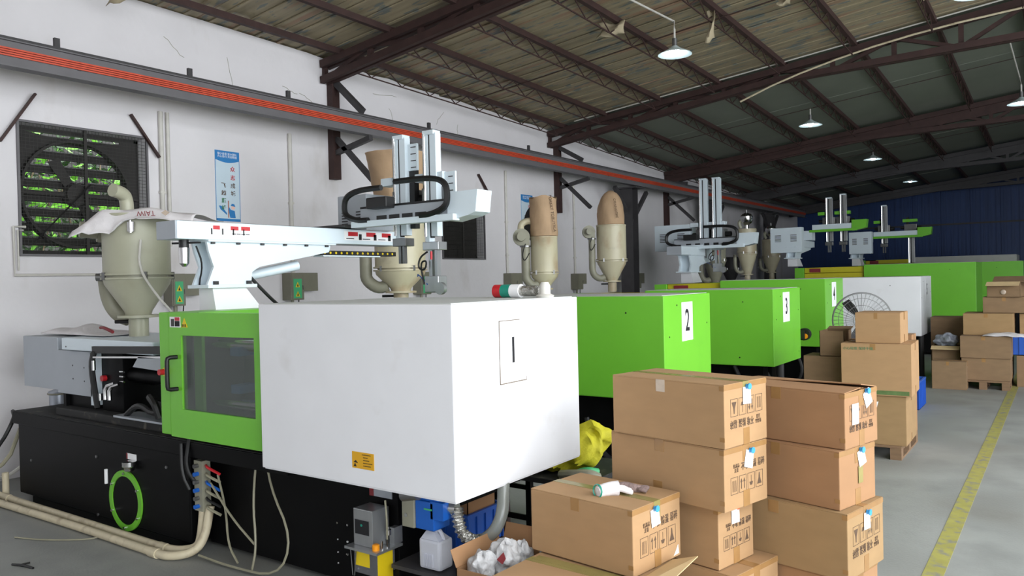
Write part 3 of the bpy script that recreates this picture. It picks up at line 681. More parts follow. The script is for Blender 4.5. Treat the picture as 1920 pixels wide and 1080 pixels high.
MB().cyl((-5.69, 2.84, 1.07), (-5.69, 2.84, 1.14), .014, 10).build('hose_fitting', M_chrome, t)
MB().prism([(-5.15, 2.83, 1.12), (-4.6, 2.83, 1.10), (-4.6, 2.83, 1.19), (-5.08, 2.83, 1.19)], (0, .3, 0)).build('barrel_cover', M_robg, t)
MB().cyl((-5.74, 2.95, 1.0), (-5.74, 2.92, 1.0), .022, 14).build('stop_button', M_red, t)
for x in (-5.62, -5.56): MB().tube([(x, 2.88, .86), (x, 2.88, .95), (x+.05, 2.92, .97)], .014, 8, 1).build('chrome_coupling', M_chrome, t)
MB().cyl((-5.69, 2.88, .85), (-5.69, 2.88, .90), .02, 10).build('chrome_coupling', M_chrome, t)
for k in range(3): MB().cyl((-5.5-.0*k, 2.93, 1.06-k*.035), (-5.45, 2.93, 1.06-k*.035), .008, 8).build('chrome_coupling', M_chrome, t)
MB().tube([(-5.3, 2.86, .78), (-5.1, 2.84, .88), (-4.9, 2.84, .80), (-4.7, 2.9, .95)], .02, 8, 2).build('hose', M_bcable, t)
MB().tube([(-4.95, 2.83, .93), (-4.86, 2.81, .90), (-4.84, 2.83, .80)], .025, 8, 2).build('hose', M_bcable, t)
box('drip_tray', (-5.4, 2.82, .762), (-4.6, 3.0, .775), M_robg, t)
# base front details
o = MB().lathe([(.165, 0), (.165, .012), (.205, .012), (.205, 0), (.165, 0)], n=40, cap=False).build('access_ring', M_green)
o.parent = t; o.rotation_euler = (PI/2, 0, 0); o.location = Vector((-5.22, 2.80, .215))-wloc(t)
for k in range(6):
    a = k*PI/3+.5; MB().cyl((-5.22+.185*math.cos(a), 2.79, .215+.185*math.sin(a)), (-5.22+.185*math.cos(a), 2.776, .215+.185*math.sin(a)), .009, 8).build('ring_bolt', M_chrome, t)
MB().cyl((-5.22, 2.80, .215), (-5.22, 2.794, .215), .163, 32).build('access_cover', M_black, t)
MB().cyl((-5.46, 2.79, .30), (-5.46, 2.79, .40), .012, 10).build('level_gauge', M_paper, t)
fc = MB().lathe([(.03, 0), (.034, .02), (.045, .03), (.045, .06), (.02, .065)], (-5.1, 2.76, .44), 18).build('filler_cap', M_chrome, t)
s = box('oil_label', (-5.2, 2.797, .50), (-5.08, 2.80, .54), M_paper, t); box('oil_label_mark', (-5.2, 2.796, .50), (-5.185, 2.797, .54), M_redink, s)
for x, z in ((-5.6, .47), (-5.6, .06), (-4.72, .5), (-6.6, .33)): MB().cyl((x, 2.80, z), (x, 2.792, z), .01, 8).build('screw', M_steel, t)
s = box('name_sticker', (-3.02, 2.925, .53), (-2.86, 2.93, .59), M_robg, t); box('sticker_mark', (-3.02, 2.923, .53), (-2.99, 2.925, .59), M_redink, s)
for x in (-3.28, -3.2, -3.12, -3.05, -2.97):
    for z in (.34, .25, .18, .12): 
        if rnd.random() < .75: MB().cyl((x+rnd.uniform(-.01, .01), 2.93, z), (x, 2.926, z), .006, 8).build('screw', M_chrome, t)
# water manifold
mf = box('water_manifold', (-4.42, 2.80, .27), (-4.34, 2.86, .58), M_duct, t)
for k in range(6):
    MB().tube([(-4.34, 2.83, .55-k*.05), (-4.28, 2.80, .55-k*.05), (-4.24, 2.86, .50-k*.05)], .009, 6, 1).build('hose_tail', [M_red, M_cable, M_valve, M_cable, M_bcable, M_cable][k], mf)
    MB().cyl((-4.38, 2.80, .55-k*.05), (-4.38, 2.77, .55-k*.05), .013, 8).build('valve_knob', M_valve if k % 2 else M_steel, mf)
for k, P in enumerate(([(-4.5, 2.77, .68), (-4.47, 2.75, .5), (-4.44, 2.78, .4)], [(-4.43, 2.78, .72), (-4.42, 2.74, .55), (-4.40, 2.79, .45)],
                       [(-3.86, 2.86, .74), (-3.9, 2.84, .4), (-3.82, 2.80, .15), (-3.84, 2.78, .015)], [(-3.80, 2.86, .74), (-3.74, 2.84, .5), (-3.5, 2.8, .25), (-3.58, 2.76, .03), (-4.0, 2.74, .02), (-4.3, 2.74, .03)],
                       [(-4.25, 2.85, .5), (-4.16, 2.84, .3), (-4.12, 2.82, .1), (-4.0, 2.80, .02)], [(-4.28, 2.82, .45), (-4.05, 2.80, .28), (-3.84, 2.80, .16)])):
    MB().tube(P, .007 if k > 1 else .011, 6, 2).build('loose_cable', M_cable if k > 1 else M_bcable, t)
# grease pump hung on the machine
g = thing('grease_pump', 'grey box grease pump with yellow labels under the white housing', 'pump', (-2.72, 2.8, .25))
m = MB(); m.box((-2.84, 2.74, .40), (-2.68, 2.88, .62), bev=.004); m.build('pump_body', M_alu, g)
s = box('display_window', (-2.825, 2.737, .47), (-2.71, 2.74, .555), M_black_ink, g); MB().cyl((-2.77, 2.737, .525), (-2.77, 2.735, .525), .008, 8).build('lamp_dot', M_teal, s)
box('mounting_plate', (-2.87, 2.69, .385), (-2.60, 2.91, .40), M_alu, g)
box('reservoir', (-2.83, 2.73, .24), (-2.64, 2.88, .385), mat('smoked_clear_plastic', (120, 120, 124), .15, alpha=.55, var=0), g)
box('yellow_label', (-2.815, 2.727, .285), (-2.70, 2.73, .375), M_yellow, g); box('yellow_label', (-2.64, 2.735, .20), (-2.637, 2.86, .375), M_yellow, g)
MB().lathe([(.022, 0), (.022, .03), (.018, .035)], (-2.645, 2.73, .40), 16).build('filler_cap', M_orangep, g)
for x, y in ((-2.625, 2.76), (-2.625, 2.80)): MB().cyl((x, y, .40), (x, y, .45), .008, 8).build('fitting', M_chrome, g)
MB().lathe([(.018, 0), (.018, .03), (.012, .035), (.012, .05)], (-2.63, 2.82, .47), 12).build('gland', M_chrome, g)
MB().tube([(-2.62, 2.80, .45), (-2.60, 2.78, .58), (-2.63, 2.80, .68)], .006, 6, 2).build('grease_line', M_cable, g)
box('bracket', (-2.66, 2.86, .40), (-2.62, 2.93, .50), M_alu, g)
MB().tube([(-2.85, 2.72, .38), (-2.835, 2.72, .22), (-2.82, 2.72, .22), (-2.80, 2.72, .38)], .003, 5).build('wire_clip', M_steel, g)
# clamp valve, hose
v = thing('valve_block', 'blue and grey hydraulic valve block under the corner of the white housing', 'valve', (-2.55, 3.0, .45))
box('manifold', (-2.60, 2.84, .44), (-2.52, 2.97, .66), M_duct, v, bev=.004)
m = MB(); m.box((-2.52, 2.85, .44), (-2.40, 2.97, .58), bev=.006).box((-2.42, 2.85, .50), (-2.34, 2.97, .585)).box((-2.50, 2.86, .58), (-2.38, 2.95, .67), bev=.005); m.build('valve_body', M_valve, v)
MB().cyl((-2.57, 2.82, .60), (-2.47, 2.82, .62), .028, 16).build('solenoid', M_steel, v); MB().cyl((-2.57, 2.82, .60), (-2.578, 2.82, .598), .022, 14).build('solenoid_cap', M_blk, v)
box('yellow_tag', (-2.46, 2.847, .54), (-2.41, 2.85, .548), M_stick, v); MB().cyl((-2.57, 2.84, .50), (-2.57, 2.835, .50), .01, 10).build('screw', M_chrome, v)
h = thing('drain_hose', 'crumpled silver and clear plastic hose hanging below the white housing', 'hose', (-2.3, 3.0, .4))
MB().cyl((-2.46, 2.91, .55), (-2.42, 2.92, .55), .035, 14).build('hose_clamp', M_chrome, h)
def cr_(t_): return .028+.005*math.sin(t_*95)
MB().tube([(-2.42, 2.92, .55), (-2.40, 2.90, .50), (-2.37, 2.90, .43), (-2.30, 2.90, .415), (-2.25, 2.905, .43)], cr_, 10, 4).build('foil_sleeve', M_corr, h)
MB().tube([(-2.25, 2.905, .43), (-2.19, 2.92, .48), (-2.165, 2.95, .57), (-2.19, 2.99, .69)], .030, 12, 3).build('clear_section', M_clear, h)
g.location = (-2.90, 2.84, .185); g.scale = (.85, .85, .85); v.location = Vector(v.location)+Vector((-.11, 0, 0))
bucket = thing('metal_tin', 'small silver tin with a bar across its lid left of the black base', 'tin', (-6.98, 3.2, .62))
MB().lathe([(.085, 0), (.085, .15), (.09, .155), (.095, .16), (.09, .175), (.03, .20), (.0001, .205)], (-6.98, 3.2, .62), 24).build('tin_body', M_galv, bucket)
MB().lathe([(.096, .15), (.1, .155), (.096, .165)], (-6.98, 3.2, .62), 24, cap=False).build('tin_rim', M_duct, bucket)
MB().bar((-7.06, 3.17, .835), (-6.9, 3.23, .84), .012, .006).build('lid_bar', M_rust, bucket)
st = thing('steel_stool', 'dark steel stand under the silver tin behind the black base', 'stand', (-6.98, 3.2, 0))
box('stand_top', (-7.1, 3.08, .6), (-6.87, 3.32, .62), M_dksteel, st)
for x in (-7.08, -6.9):
    for y in (3.1, 3.3): box('leg', (x, y-.012, 0), (x+.02, y+.012, .6), M_dksteel, st)
jug = thing('plastic_jug', 'translucent white plastic jug standing under the blue valve block', 'jug', (0, 0, 0))
m = MB(); m.box((-2.44, 2.88, .10), (-2.28, 3.00, .285), bev=.018)
lo = [m.b.verts.new(p) for p in ((-2.435, 2.885, .275), (-2.285, 2.885, .275), (-2.285, 2.995, .275), (-2.435, 2.995, .275))]
hi = [m.b.verts.new(p) for p in ((-2.41, 2.915, .325), (-2.35, 2.915, .325), (-2.35, 2.965, .325), (-2.41, 2.965, .325))]
m.b.faces.new(hi); m.b.faces.new(lo[::-1])
for q in range(4): m.b.faces.new((lo[q], lo[(q+1) % 4], hi[(q+1) % 4], hi[q]))
m.build('jug_body', M_jug, jug)
MB().tube([(-2.37, 2.94, .315), (-2.33, 2.94, .345), (-2.295, 2.94, .275)], .012, 8, 2).build('jug_handle', M_jug, jug)
MB().cyl((-2.392, 2.94, .32), (-2.392, 2.94, .35), .02, 12).build('jug_cap', M_jug, jug)
for k in range(5): MB().box((-2.40+k*.016, 2.872, .12), (-2.395+k*.016, 2.88, .2)).build('jug_rib', M_jug, jug)
for ch in list(jug.children): pass
jug.scale = (.85, .85, .8)
for ch in bpy.data.objects:
    if ch.parent == jug: ch.location = (2.36, -2.94, -.10)
jug.location = (-2.57, 2.93, .235)
cr1 = thing('steel_frame_shelf', 'low black steel shelf under the white housing holding the jug and the blue crate', 'shelf', (-2.6, 3.1, 0))
box('shelf_board', (-2.80, 2.85, .21), (-2.42, 3.56, .23), M_dksteel, cr1)
for x in (-2.79, -2.46):
    for y in (2.87, 3.51): box('leg', (x, y, 0), (x+.025, y+.025, .21), M_black, cr1)

# cream pipes along the floor
P1 = [(-7.3, 2.72, .03), (-6.8, 2.70, .03), (-5.6, 2.705, .03), (-4.62, 2.70, .03), (-4.48, 2.72, .03), (-4.40, 2.80, .04), (-4.39, 2.82, .12), (-4.39, 2.84, .3)]
P2 = [(-7.3, 2.60, .03), (-6.8, 2.60, .03), (-5.6, 2.63, .03), (-4.58, 2.62, .03), (-4.42, 2.63, .03), (-4.34, 2.74, .04), (-4.32, 2.80, .12), (-4.32, 2.84, .3)]
for P, lab in ((P1, 'inner cream floor pipe running along the foot of the black base'), (P2, 'outer cream floor pipe with an elbow at the machine corner')):
    tt = thing('floor_pipe', lab, 'pipe', P[0]); MB().tube(P, .026, 12, 2).build('tube', M_pipe, tt)
    MB().tube([P[3]], .03, 8) if 0 else None
    for q in (1, 3): MB().cyl(Vector(P[q])-Vector((.04, 0, 0)), Vector(P[q])+Vector((.04, 0, 0)), .031, 12).build('pipe_socket', M_pipe, tt)
tt = thing('riser_pipe', 'short cream pipe stub rising at the far left end of the black base', 'pipe', (-6.9, 2.72, 0))
MB().tube([(-6.95, 2.75, 0), (-6.95, 2.75, .2)], .025, 12).build('tube', M_pipe, tt)
for k, (P, mm, lab) in enumerate((([(-7.5, 2.6, .04), (-7.2, 2.8, .35), (-7.12, 2.9, .6), (-7.4, 3.0, .62)], M_bcable, 'black hose looping at the left edge behind the base'), ([(-7.5, 2.4, .03), (-7.1, 2.8, .18), (-7.0, 2.9, .55)], M_cable, 'beige hose rising at the left edge behind the base'), ([(-7.5, 2.9, .05), (-7.2, 2.9, .12), (-7.0, 3.0, .3)], M_conduit, 'pale hose low at the left edge behind the base'), ([(-5.35, 2.76, .01), (-5.2, 2.6, .01), (-5.5, 2.4, .008), (-5.75, 2.32, .008)], M_cable, 'thin cable trailing on the floor below the green ring'))):
    tag(MB().tube(P, .016 if k < 3 else .005, 8, 2).build('loose_hose', mm), lab, 'hose')
tag(MB().box((-7.58, 3.4, 0), (-7.05, 3.9, .22), bev=.02).build('red_clutter_box', mat('dusty_red_crate', (96, 50, 46), .7, var=.3)), 'dusty dark red box on the floor behind the base at the left edge', 'box')
tag(MB().tube([(-5.2, 2.08, .006), (-5.12, 2.10, .012), (-5.02, 2.12, .006)], .008, 5, 1).tube([(-5.15, 2.1, .006), (-5.13, 2.15, .01)], .006, 5).build('twig', M_blk), 'small dark scrap of wire on the floor bottom left', 'scrap')
# beacon lying on housing 1
bc = thing('signal_beacon', 'red green and white signal beacon lying on top of the white housing', 'beacon', (-2.3, 3.45, 1.554))
y = 3.45; z = 1.554+.036
for a, b2, mm, nm in ((-2.55, -2.50, M_red, 'red_lens'), (-2.50, -2.44, M_teal, 'green_lens'), (-2.44, -2.38, M_paper, 'white_lens')): MB().cyl((a, y, z), (b2, y, z), .036, 18).build(nm, mm, bc)
MB().cyl((-2.38, y, z), (-2.28, y, z), .028, 14).build('wrapped_end', M_corr, bc)
MB().lathe([(.045, 0), (.05, .01), (.03, .02), (.03, .06), (.02, .08)], (-2.23, y, 1.554), 16).build('beacon_foot', M_conduit, bc)

# ============================================================ HOPPER DRYERS (built about their own axis, local -x points to the left of the picture)
def dryer(label, x, y, r, zt, zs, zc, zn, m, rot=YAW, duct=1.0, elbow=True, topm=None, name='hopper_dryer', blower=(.3, .3), group=None):
    t = thing(name, label, 'hopper dryer', (0, 0, 0), group)
    n = MB(); n.lathe([(r, zs+.02), (r, zt-.02), (r*1.02, zt-.015), (r*1.02, zt)], n=36); n.build('drum', m, t)
    n = MB(); n.lathe([(r*1.07, zs+.022), (r*1.07, zs+.008), (r*.9, zs+.006), (r*.9, zs-.006), (r*1.07, zs-.008), (r*1.07, zs-.022)], n=36); n.build('flange_ring', m, t)
    n = MB(); n.lathe([(r*1.0, zs-.02), (r*.96, zs-.06), (r*.42, zc+.03), (r*.38, zc)], n=36); n.build('cone', m, t)
    n = MB(); n.lathe([(r*.62, zc), (r*.62, zc-.02), (r*.3, zc-.025), (r*.3, zn)], n=20); n.build('outlet_neck', m, t)
    n = MB(); n.cyl((-r*.75, 0, zc-.05), (-r*.3, 0, zc-.05), .014, 10); n.build('slide_gate_handle', M_blk, t)
    for a in (-.9, -2.2, .6): MB().box((r*1.07*math.cos(a)-.014, r*1.07*math.sin(a)-.008, zs-.025), (r*1.07*math.cos(a)+.008, r*1.07*math.sin(a)+.008, zs+.03)).build('toggle_clamp', M_steel, t)
    if duct:
        R = r*.3*duct; xo = -r*1.28-R*.3
        n = MB(); n.tube([(-r*.5, -.02, zc+.06), (-r*.9, -.03, zc+.03), (xo, -.03, zc+.12), (xo, -.03, zs+.0), (xo, -.03, zs+blower[0])], R, 14, 2); n.build('hot_air_duct', M_duct, t)
        z = zs+blower[0]
    if duct and blower[0] > .2:
        n = MB(); n.cyl((xo, -.03, z-.02), (xo, -.03, z), R*1.3, 14); n.build('duct_collar', M_steel, t)
        bw = MB(); bw.cyl((xo-R*.9, -.10, z+R*1.9), (xo-R*.9, .04, z+R*1.9), R*1.9, 22); bw.box((xo-R*.4, -.09, z), (xo+R*.9, .03, z+R*1.9)); bw.build('blower_casing', M_duct, t)
        bm2 = MB(); bm2.cyl((xo-R*.9, -.22, z+R*1.9), (xo-R*.9, -.10, z+R*1.9), R*1.0, 16); bm2.build('blower_motor', M_duct, t)
        MB().tube([(xo, -.1, z+.02), (xo-.05, -.12, z-.12), (xo-.02, -.1, z-.22), (xo+.05, -.08, z-.1)], .006, 6, 2).build('motor_cable', M_bcable, t)
        if elbow: MB().tube([(xo-R*1.0, -.02, z+R*3.4), (xo-R*.9, .0, z+R*5), (xo+R*.8, 0, z+R*5.6), (-r*.9, 0, z+R*5.4)], R*.75, 12, 2).build('elbow', m, t)
    t.location = (x, y, 0); t.rotation_euler = (0, 0, rot)
    return t
def over(t, x, y):   # build things in the dryer's own frame, then move them with it
    return None
D1 = dryer('nearest beige hopper dryer with a white woven sack over its lid', -5.72, 3.2, .235, 2.2, 1.74, 1.45, 1.29, M_hop, duct=0)
def child(mb, nm, m, par):
    """mesh given in the parent's local frame"""
    o = mb.build(nm, m); o.parent = par; return o
child(MB().tube([(-.09, .05, 2.16), (-.09, .05, 2.33), (-.10, .0, 2.37), (-.13, -.08, 2.385)], .05, 14, 2), 'inlet_elbow', M_hop, D1)
child(MB().tube([(-.12, .1, 1.42), (-.2, .1, 1.45), (-.26, .08, 1.56), (-.27, .06, 1.75)], .06, 14, 2), 'hot_air_duct', M_duct, D1)
child(MB().cyl((-.40, -.05, 2.10), (-.3, .02, 2.09), .06, 18).cyl((-.3, .02, 2.09), (-.24, .06, 2.08), .085, 20), 'blower', M_duct, D1)
child(MB().cyl((-.3, -.02, 1.74), (-.25, -.01, 1.74), .03, 14), 'side_port', M_steel, D1)
child(MB().box((.06, -.262, 2.06), (.11, -.245, 2.13)).cyl((.085, -.265, 2.05), (.085, -.265, 2.14), .012, 10), 'lid_latch', M_chrome, D1)
child(MB().tube([(.15, -.25, 2.0), (.14, -.28, 1.8), (.25, -.25, 1.6), (.35, -.2, 1.46)], .009, 8, 2), 'air_hose', M_conduit, D1)
D2 = dryer('cream hopper dryer behind the arms of the near robot', -5.66, 6.0, .262, 2.4, 1.79, 1.56, 1.4, M_hop2, duct=.8, blower=(.18, .2), elbow=False)
D3 = dryer('cream hopper dryer under the straight tall kraft paper sack', -5.62, 8.7, .178, 2.21, 1.735, 1.53, 1.35, M_hop2, duct=1.1, blower=(.36, .3))
D4 = dryer('rust-stained hopper dryer under the pointed kraft paper sack', -5.95, 11.2, .235, 2.49, 1.925, 1.60, 1.42, M_hop2, duct=.75, blower=(.36, .3), elbow=False)
D5 = dryer('wide grey hopper dryer behind the arms of the second white robot', -5.83, 15.4, .22, 2.35, 1.95, 1.5, 1.35, M_duct, duct=.9, blower=(-.0, .2), elbow=False)
D6 = dryer('orange-stained hopper dryer topped by a chrome loader', -5.9, 17.6, .215, 2.68, 2.14, 1.66, 1.45, M_hop2, duct=.6, blower=(-.1, .2), elbow=False)
D7 = dryer('far hopper dryer topped by a chrome loader behind the big white robot cabinet', -6.3, 20.7, .23, 2.55, 2.1, 1.7, 1.4, M_hop2, duct=.6, blower=(-.1, .2), elbow=False)
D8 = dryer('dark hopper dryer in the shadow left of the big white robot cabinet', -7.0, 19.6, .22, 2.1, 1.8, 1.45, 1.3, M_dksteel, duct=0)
for (x, y, z, lab) in ((-5.9, 17.6, 2.684, 'chrome vacuum loader on the orange-stained dryer'), (-6.3, 20.7, 2.554, 'chrome vacuum loader on the far dryer behind the white robot cabinet')):
    t = thing('vacuum_loader', lab, 'loader', (x, y, z))
    MB().lathe([(.05, 0), (.05, .08), (.12, .14), (.14, .2), (.14, .28), (.1, .33), (.04, .36)], (x, y, z), 24).build('loader_body', M_chrome, t)
    MB().cyl((x, y, z+.36), (x, y, z+.43), .025, 10).build('motor_stub', M_steel, t)
    MB().tube([(x-.12, y-.03, z+.02), (x-.16, y-.05, z+.12), (x-.12, y-.04, z+.2), (x-.06, y-.02, z+.16)], .04, 10, 1).build('suction_elbow', M_hop, t)
# woven sack draped on dryer 1
def drape(u, v):
    a = (u-.5)*2; b = (v-.5)*2
    X = .09+a*.44; Y = b*.36
    d = math.hypot(X, Y); R = .245
    z = 2.213+.02*max(0, math.sin(4*X+1))+.008*math.sin(17*X+11*Y)
    if d > R: z -= (d-R)*(.75 if X < 0 else .12)*min(1, abs(X)*5)
    if Y < -.2 and -.26 < X < .16: z -= .17*max(0, 1-abs(X+.05)/.2)*(min(-Y-.2, .1)/.1)
    if Y < -.2 and X > .05: z -= .06*(min(-Y-.2, .1)/.1)*min(1, (X-.05)*9)
    if Y < -.24: Y = -.24-(-Y-.24)*.45
    return (X*1.0, Y, z)
sk = thing('woven_sack', 'white woven plastic sack spread over the lid of the nearest hopper', 'sack', (0, 0, 0))
o = child(MB().grid(drape, 36, 30), 'sack_cloth', M_sack, sk); k = o.modifiers.new('s', 'SOLIDIFY'); k.thickness = .004
sk.location = (-5.72, 3.2, 0); sk.rotation_euler = (0, 0, YAW)
def sack_text(s, x, y, z, size, par, mm):
    o = text('sack_lettering', s, (x, y, z), (-1, 0, 0), (0, .25, -1), size, mm, None); o.parent = par
sack_text('TAIW', .22, -.312, 2.185, .052, sk, M_redink)
o = child(MB().prism([(.36, -.31, 2.165), (.39, -.31, 2.185), (.36, -.31, 2.205), (.33, -.31, 2.185)], (0, -.003, 0)), 'diamond_mark', M_ctape, sk)
# kraft paper sacks on dryers
def paper_sack(x, y, z0, z1, r, label, shape):
    t = thing('paper_sack', label, 'sack', (0, 0, 0)); m = MB(); pr = []
    for i in range(13):
        f = i/12
        if shape == 'straight': rr = r*(1.0+.02*math.sin(f*14)); sy = 1
        elif shape == 'dome': rr = r*(1.0 if f < .25 else math.sqrt(max(.015, 1-((f-.25)/.76)**2.0)))
        else: rr = r*(.8+.45*f)
        pr.append((rr, z0+(z1-z0)*f))
    m.lathe(pr, n=30)
    for v in m.b.verts:
        a = math.atan2(v.co.y, v.co.x); q = 1+.025*math.sin(a*5+v.co.z*9)+.02*math.sin(a*11+v.co.z*23)
        v.co.x *= q; v.co.y *= q
        if shape == 'straight' and v.co.z > z1-.01: v.co.z += .02*math.sin(a*3)
    o = m.build('paper_body', M_kraft, None); o.parent = t
    return t
p2 = paper_sack(-5.66, 6.0, 2.41, 2.98, .27, 'crumpled open kraft paper sack standing behind the near robot arms', 'open')
p3 = paper_sack(-5.62, 8.7, 2.215, 2.72, .178, 'straight kraft paper sack standing tall on the cream dryer', 'straight')
p4 = paper_sack(-5.95, 11.2, 2.495, 3.04, .215, 'pointed kraft paper sack standing on the rust-stained dryer', 'dome')
for p, x, y, s, xx, zz, size in ((p3, -5.62, 8.7, 'PORKKT TORUYALA', .11, 2.5, .052), (p4, -5.95, 11.2, 'CONNOTPC', .05, 2.74, .055)):
    R0 = .19 if p is p3 else .222
    o = text('sack_lettering', s, (xx, -math.sqrt(R0**2-xx**2)-.012, zz), (.12, 0, -1), (1, .35, 0), size, M_ink, None, depth=.002); o.parent = p
for p, x, y in ((p2, -5.66, 6.0), (p3, -5.62, 8.7), (p4, -5.95, 11.2)): p.location = (x, y, 0); p.rotation_euler = (0, 0, YAW)
dk = thing('fan_disc', 'dark round fan guard leaning behind the tall paper covered dryer', 'fan', (-6.05, 8.75, 2.45))
MB().cyl((-5.95, 9.0, 2.42), (-5.93, 9.06, 2.42), .26, 28).build('disc', M_louv, dk)
MB().cyl((-5.94, 9.03, 1.3), (-5.94, 9.03, 2.2), .02, 8).build('pole', M_dksteel, dk)
ls = thing('woven_sack', 'crumpled white sack lying on the injection end of the near machine', 'sack', (-6.2, 3.1, 1.29))
def lump(u, v):
    x = -6.85+u*1.0; y = 3.0+v*.4
    return (x, y, 1.295+.085*math.sin(PI*min(1, u*1.15+.02))**.5*math.sin(PI*v)**.6*(.75+.25*math.sin(u*13+v*5))*(0.6+.4*math.sin(u*4+1))+.004)
o = MB().grid(lump, 30, 14).build('sack_cloth', M_sack, ls); k = o.modifiers.new('s', 'SOLIDIFY'); k.thickness = .003; k.offset = 1
MB().tube([(-5.93, 3.02, 1.36), (-5.8, 2.98, 1.365), (-5.68, 2.98, 1.335)], .012, 6, 1).build('printed_hem', M_redink, ls)

# ============================================================ TAKE-OUT ROBOTS
def robot(label, Xp, Yp, z0, zb, Yb0, Yb1, Ya, Xa0, Xa1, za, arms, cab=None, main=M_robot, accent=M_robot, detail=False, sc=1.0, slim=False):
    t = thing('take_out_robot', label, 'robot', (Xp, Yp, z0), 'take-out robots on the moulding machines')
    w = .13*sc
    # pillar (flared), flange, bracket, beam
    zf = z0+.14*sc
    a = MB()
    def fr(x0, x1, y0, y1, X0, X1, Q0, Q1, zl, zh):
        lo = [a.b.verts.new(p) for p in ((X0, Q0, zl), (X1, Q0, zl), (X1, Q1, zl), (X0, Q1, zl))]
        hi = [a.b.verts.new(p) for p in ((x0, y0, zh), (x1, y0, zh), (x1, y1, zh), (x0, y1, zh))]
        a.b.faces.new(lo[::-1]); a.b.faces.new(hi)
        for i in range(4): a.b.faces.new((lo[i], lo[(i+1) % 4], hi[(i+1) % 4], hi[i]))
    fr(Xp-.15*sc, Xp+.0, Yp-.05, Yp+.20*sc, Xp-.15*sc, Xp+.03, Yp-.05, Yp+.30*sc, z0, zf); a.build('pillar', M_white, t)
    p = MB(); p.box((Xp-.2*sc, Yp-.1*sc, zf), (Xp+.03, Yp+.27*sc, zf+.022), bev=.003); p.build('flange_plate', main, t)
    hb = zb-.055*sc; hz = hb-zf-.022
    out = [(Yp-.09*sc, hb), (Yp-.075*sc, hb-hz*.25), (Yp-.04*sc, hb-hz*.6), (Yp-.09*sc, zf+.022), (Yp+.24*sc, zf+.022), (Yp+.25*sc, hb-hz*.72), (Yp+.31*sc, hb-hz*.6), (Yp+.93*sc, hb-hz*.22), (Yp+.95*sc, hb)]
    p = MB(); p.prism([(Xp-.015*sc, y, z) for y, z in out], (.02*sc, 0, 0)); p.prism([(Xp-.17*sc, y, z) for y, z in out], (.02*sc, 0, 0)); p.box((Xp-.15*sc, Yp+.02, zf+.022), (Xp-.015, Yp+.2*sc, hb)); p.build('bracket', main, t)
    p = MB(); p.box((Xp-.18*sc, Yp-.09*sc, hb-.012), (Xp+.03, Yp+.98*sc, hb), bev=.002); p.build('bracket_flange', main, t)
    p = MB(); p.box((Xp-.19*sc, Yb0, hb), (Xp+.02*sc, Yb1, zb+.06*sc), bev=.008); p.build('beam', main, t)
    box('beam_end_cap', (Xp-.19*sc, Yb0-.012, hb), (Xp+.02*sc, Yb0, zb+.06*sc), M_robg, t, bev=.003)
    box('linear_rail', (Xp-.15*sc, Yb0+.1, zb+.06*sc), (Xp-.1*sc, Yb1-.05, zb+.072*sc), M_dksteel, t)
    if detail:
        for k in range(6): MB().box((Xp+.006, Yp-.06+k*.19, hb-.026), (Xp+.02, Yp-.035+k*.19, hb-.013)).build('bolt', M_dksteel, t)
        for y in (Yp-.05, Yp+.2): MB().box((Xp+.006, y, zf+.022), (Xp+.025, y+.03, zf+.045)).build('bolt', M_blk, t)
        X = Xp+.02*sc
        s = box('warning_label', (X, Yb0+.22, hb+.03), (X+.0015, Yb0+.55, zb+.045), M_paper, t)
        for ya, yb in ((.25, .30), (.38, .44), (.46, .53)): box('label_band', (X+.0015, Yb0+ya, zb+.012), (X+.0022, Yb0+yb, zb+.038), M_red, s)
        b = MB()
        for k in range(4): b.box((X+.0015, Yb0+.235+k*.08, hb+.035), (X+.0022, Yb0+.245+k*.08, hb+.075)); b.box((X+.0015, Yb0+.39+k*.035, hb+.04), (X+.0022, Yb0+.42+k*.035, hb+.045))
        b.build('label_text', M_black_ink, s)
        s = box('warning_label', (X, Yb1-.62, hb+.03), (X+.0015, Yb1-.10, zb+.045), M_paper, t)
        for ya in (.04, .23, .4): box('label_band', (X+.0015, Yb1-.62+ya, zb+.008), (X+.0022, Yb1-.62+ya+.10, zb+.04), M_red, s)
        b = MB()
        for k in range(3): b.box((X+.0015, Yb1-.47+k*.16, hb+.035), (X+.0022, Yb1-.44+k*.16, hb+.08)); b.box((X+.0015, Yb1-.60+k*.17, hb+.04), (X+.0022, Yb1-.52+k*.17, hb+.046))
        b.build('label_text', M_black_ink, s)
        # air filter under the beam head, drag chain under the beam
        MB().cyl((Xp-.07, Yb0+.10, hb-.05), (Xp-.07, Yb0+.10, hb), .03, 14).build('filter_head', M_blk, t)
        MB().lathe([(.012, -.17), (.03, -.15), (.034, -.05)], (Xp-.07, Yb0+.10, hb), 16).build('filter_bowl', M_chrome, t)
        MB().bar((Xp-.16, Yb0+.08, hb-.02), (Xp+.04, Yb0+.14, hb-.02), .02, .012).build('filter_bracket', M_blk, t)
        MB().tube([(Xp-.03, Yb0+.16, hb-.04), (Xp-.05, Yb0+.22, hb-.16), (Xp-.16, Yb0+.25, hb-.3), (Xp-.14, Yb0+.3, z0)], .006, 6, 2).build('air_line', M_bcable, t)
        yb = Yp+.88
        tag(MB().box((Xp-.1, yb, hb-.085), (Xp-.02, Yb1-.02, hb-.05)).build('drag_chain', M_blk, t), None)
        box('chain_tray', (Xp-.11, yb, hb-.095), (Xp+.0, Yb1-.22, hb-.086), main, t)
        for k in range(int((Yb1-yb)/.055)): MB().cyl((Xp-.02, yb+.03+k*.055, hb-.067), (Xp-.016, yb+.03+k*.055, hb-.067), .009, 8).build('chain_dot', M_yellow, t)
        MB().cyl((Xp-.2, Yp+.3, hb-.24), (Xp-.1, Yp+.72, hb-.16), .035, 14).build('traverse_motor', main, t)
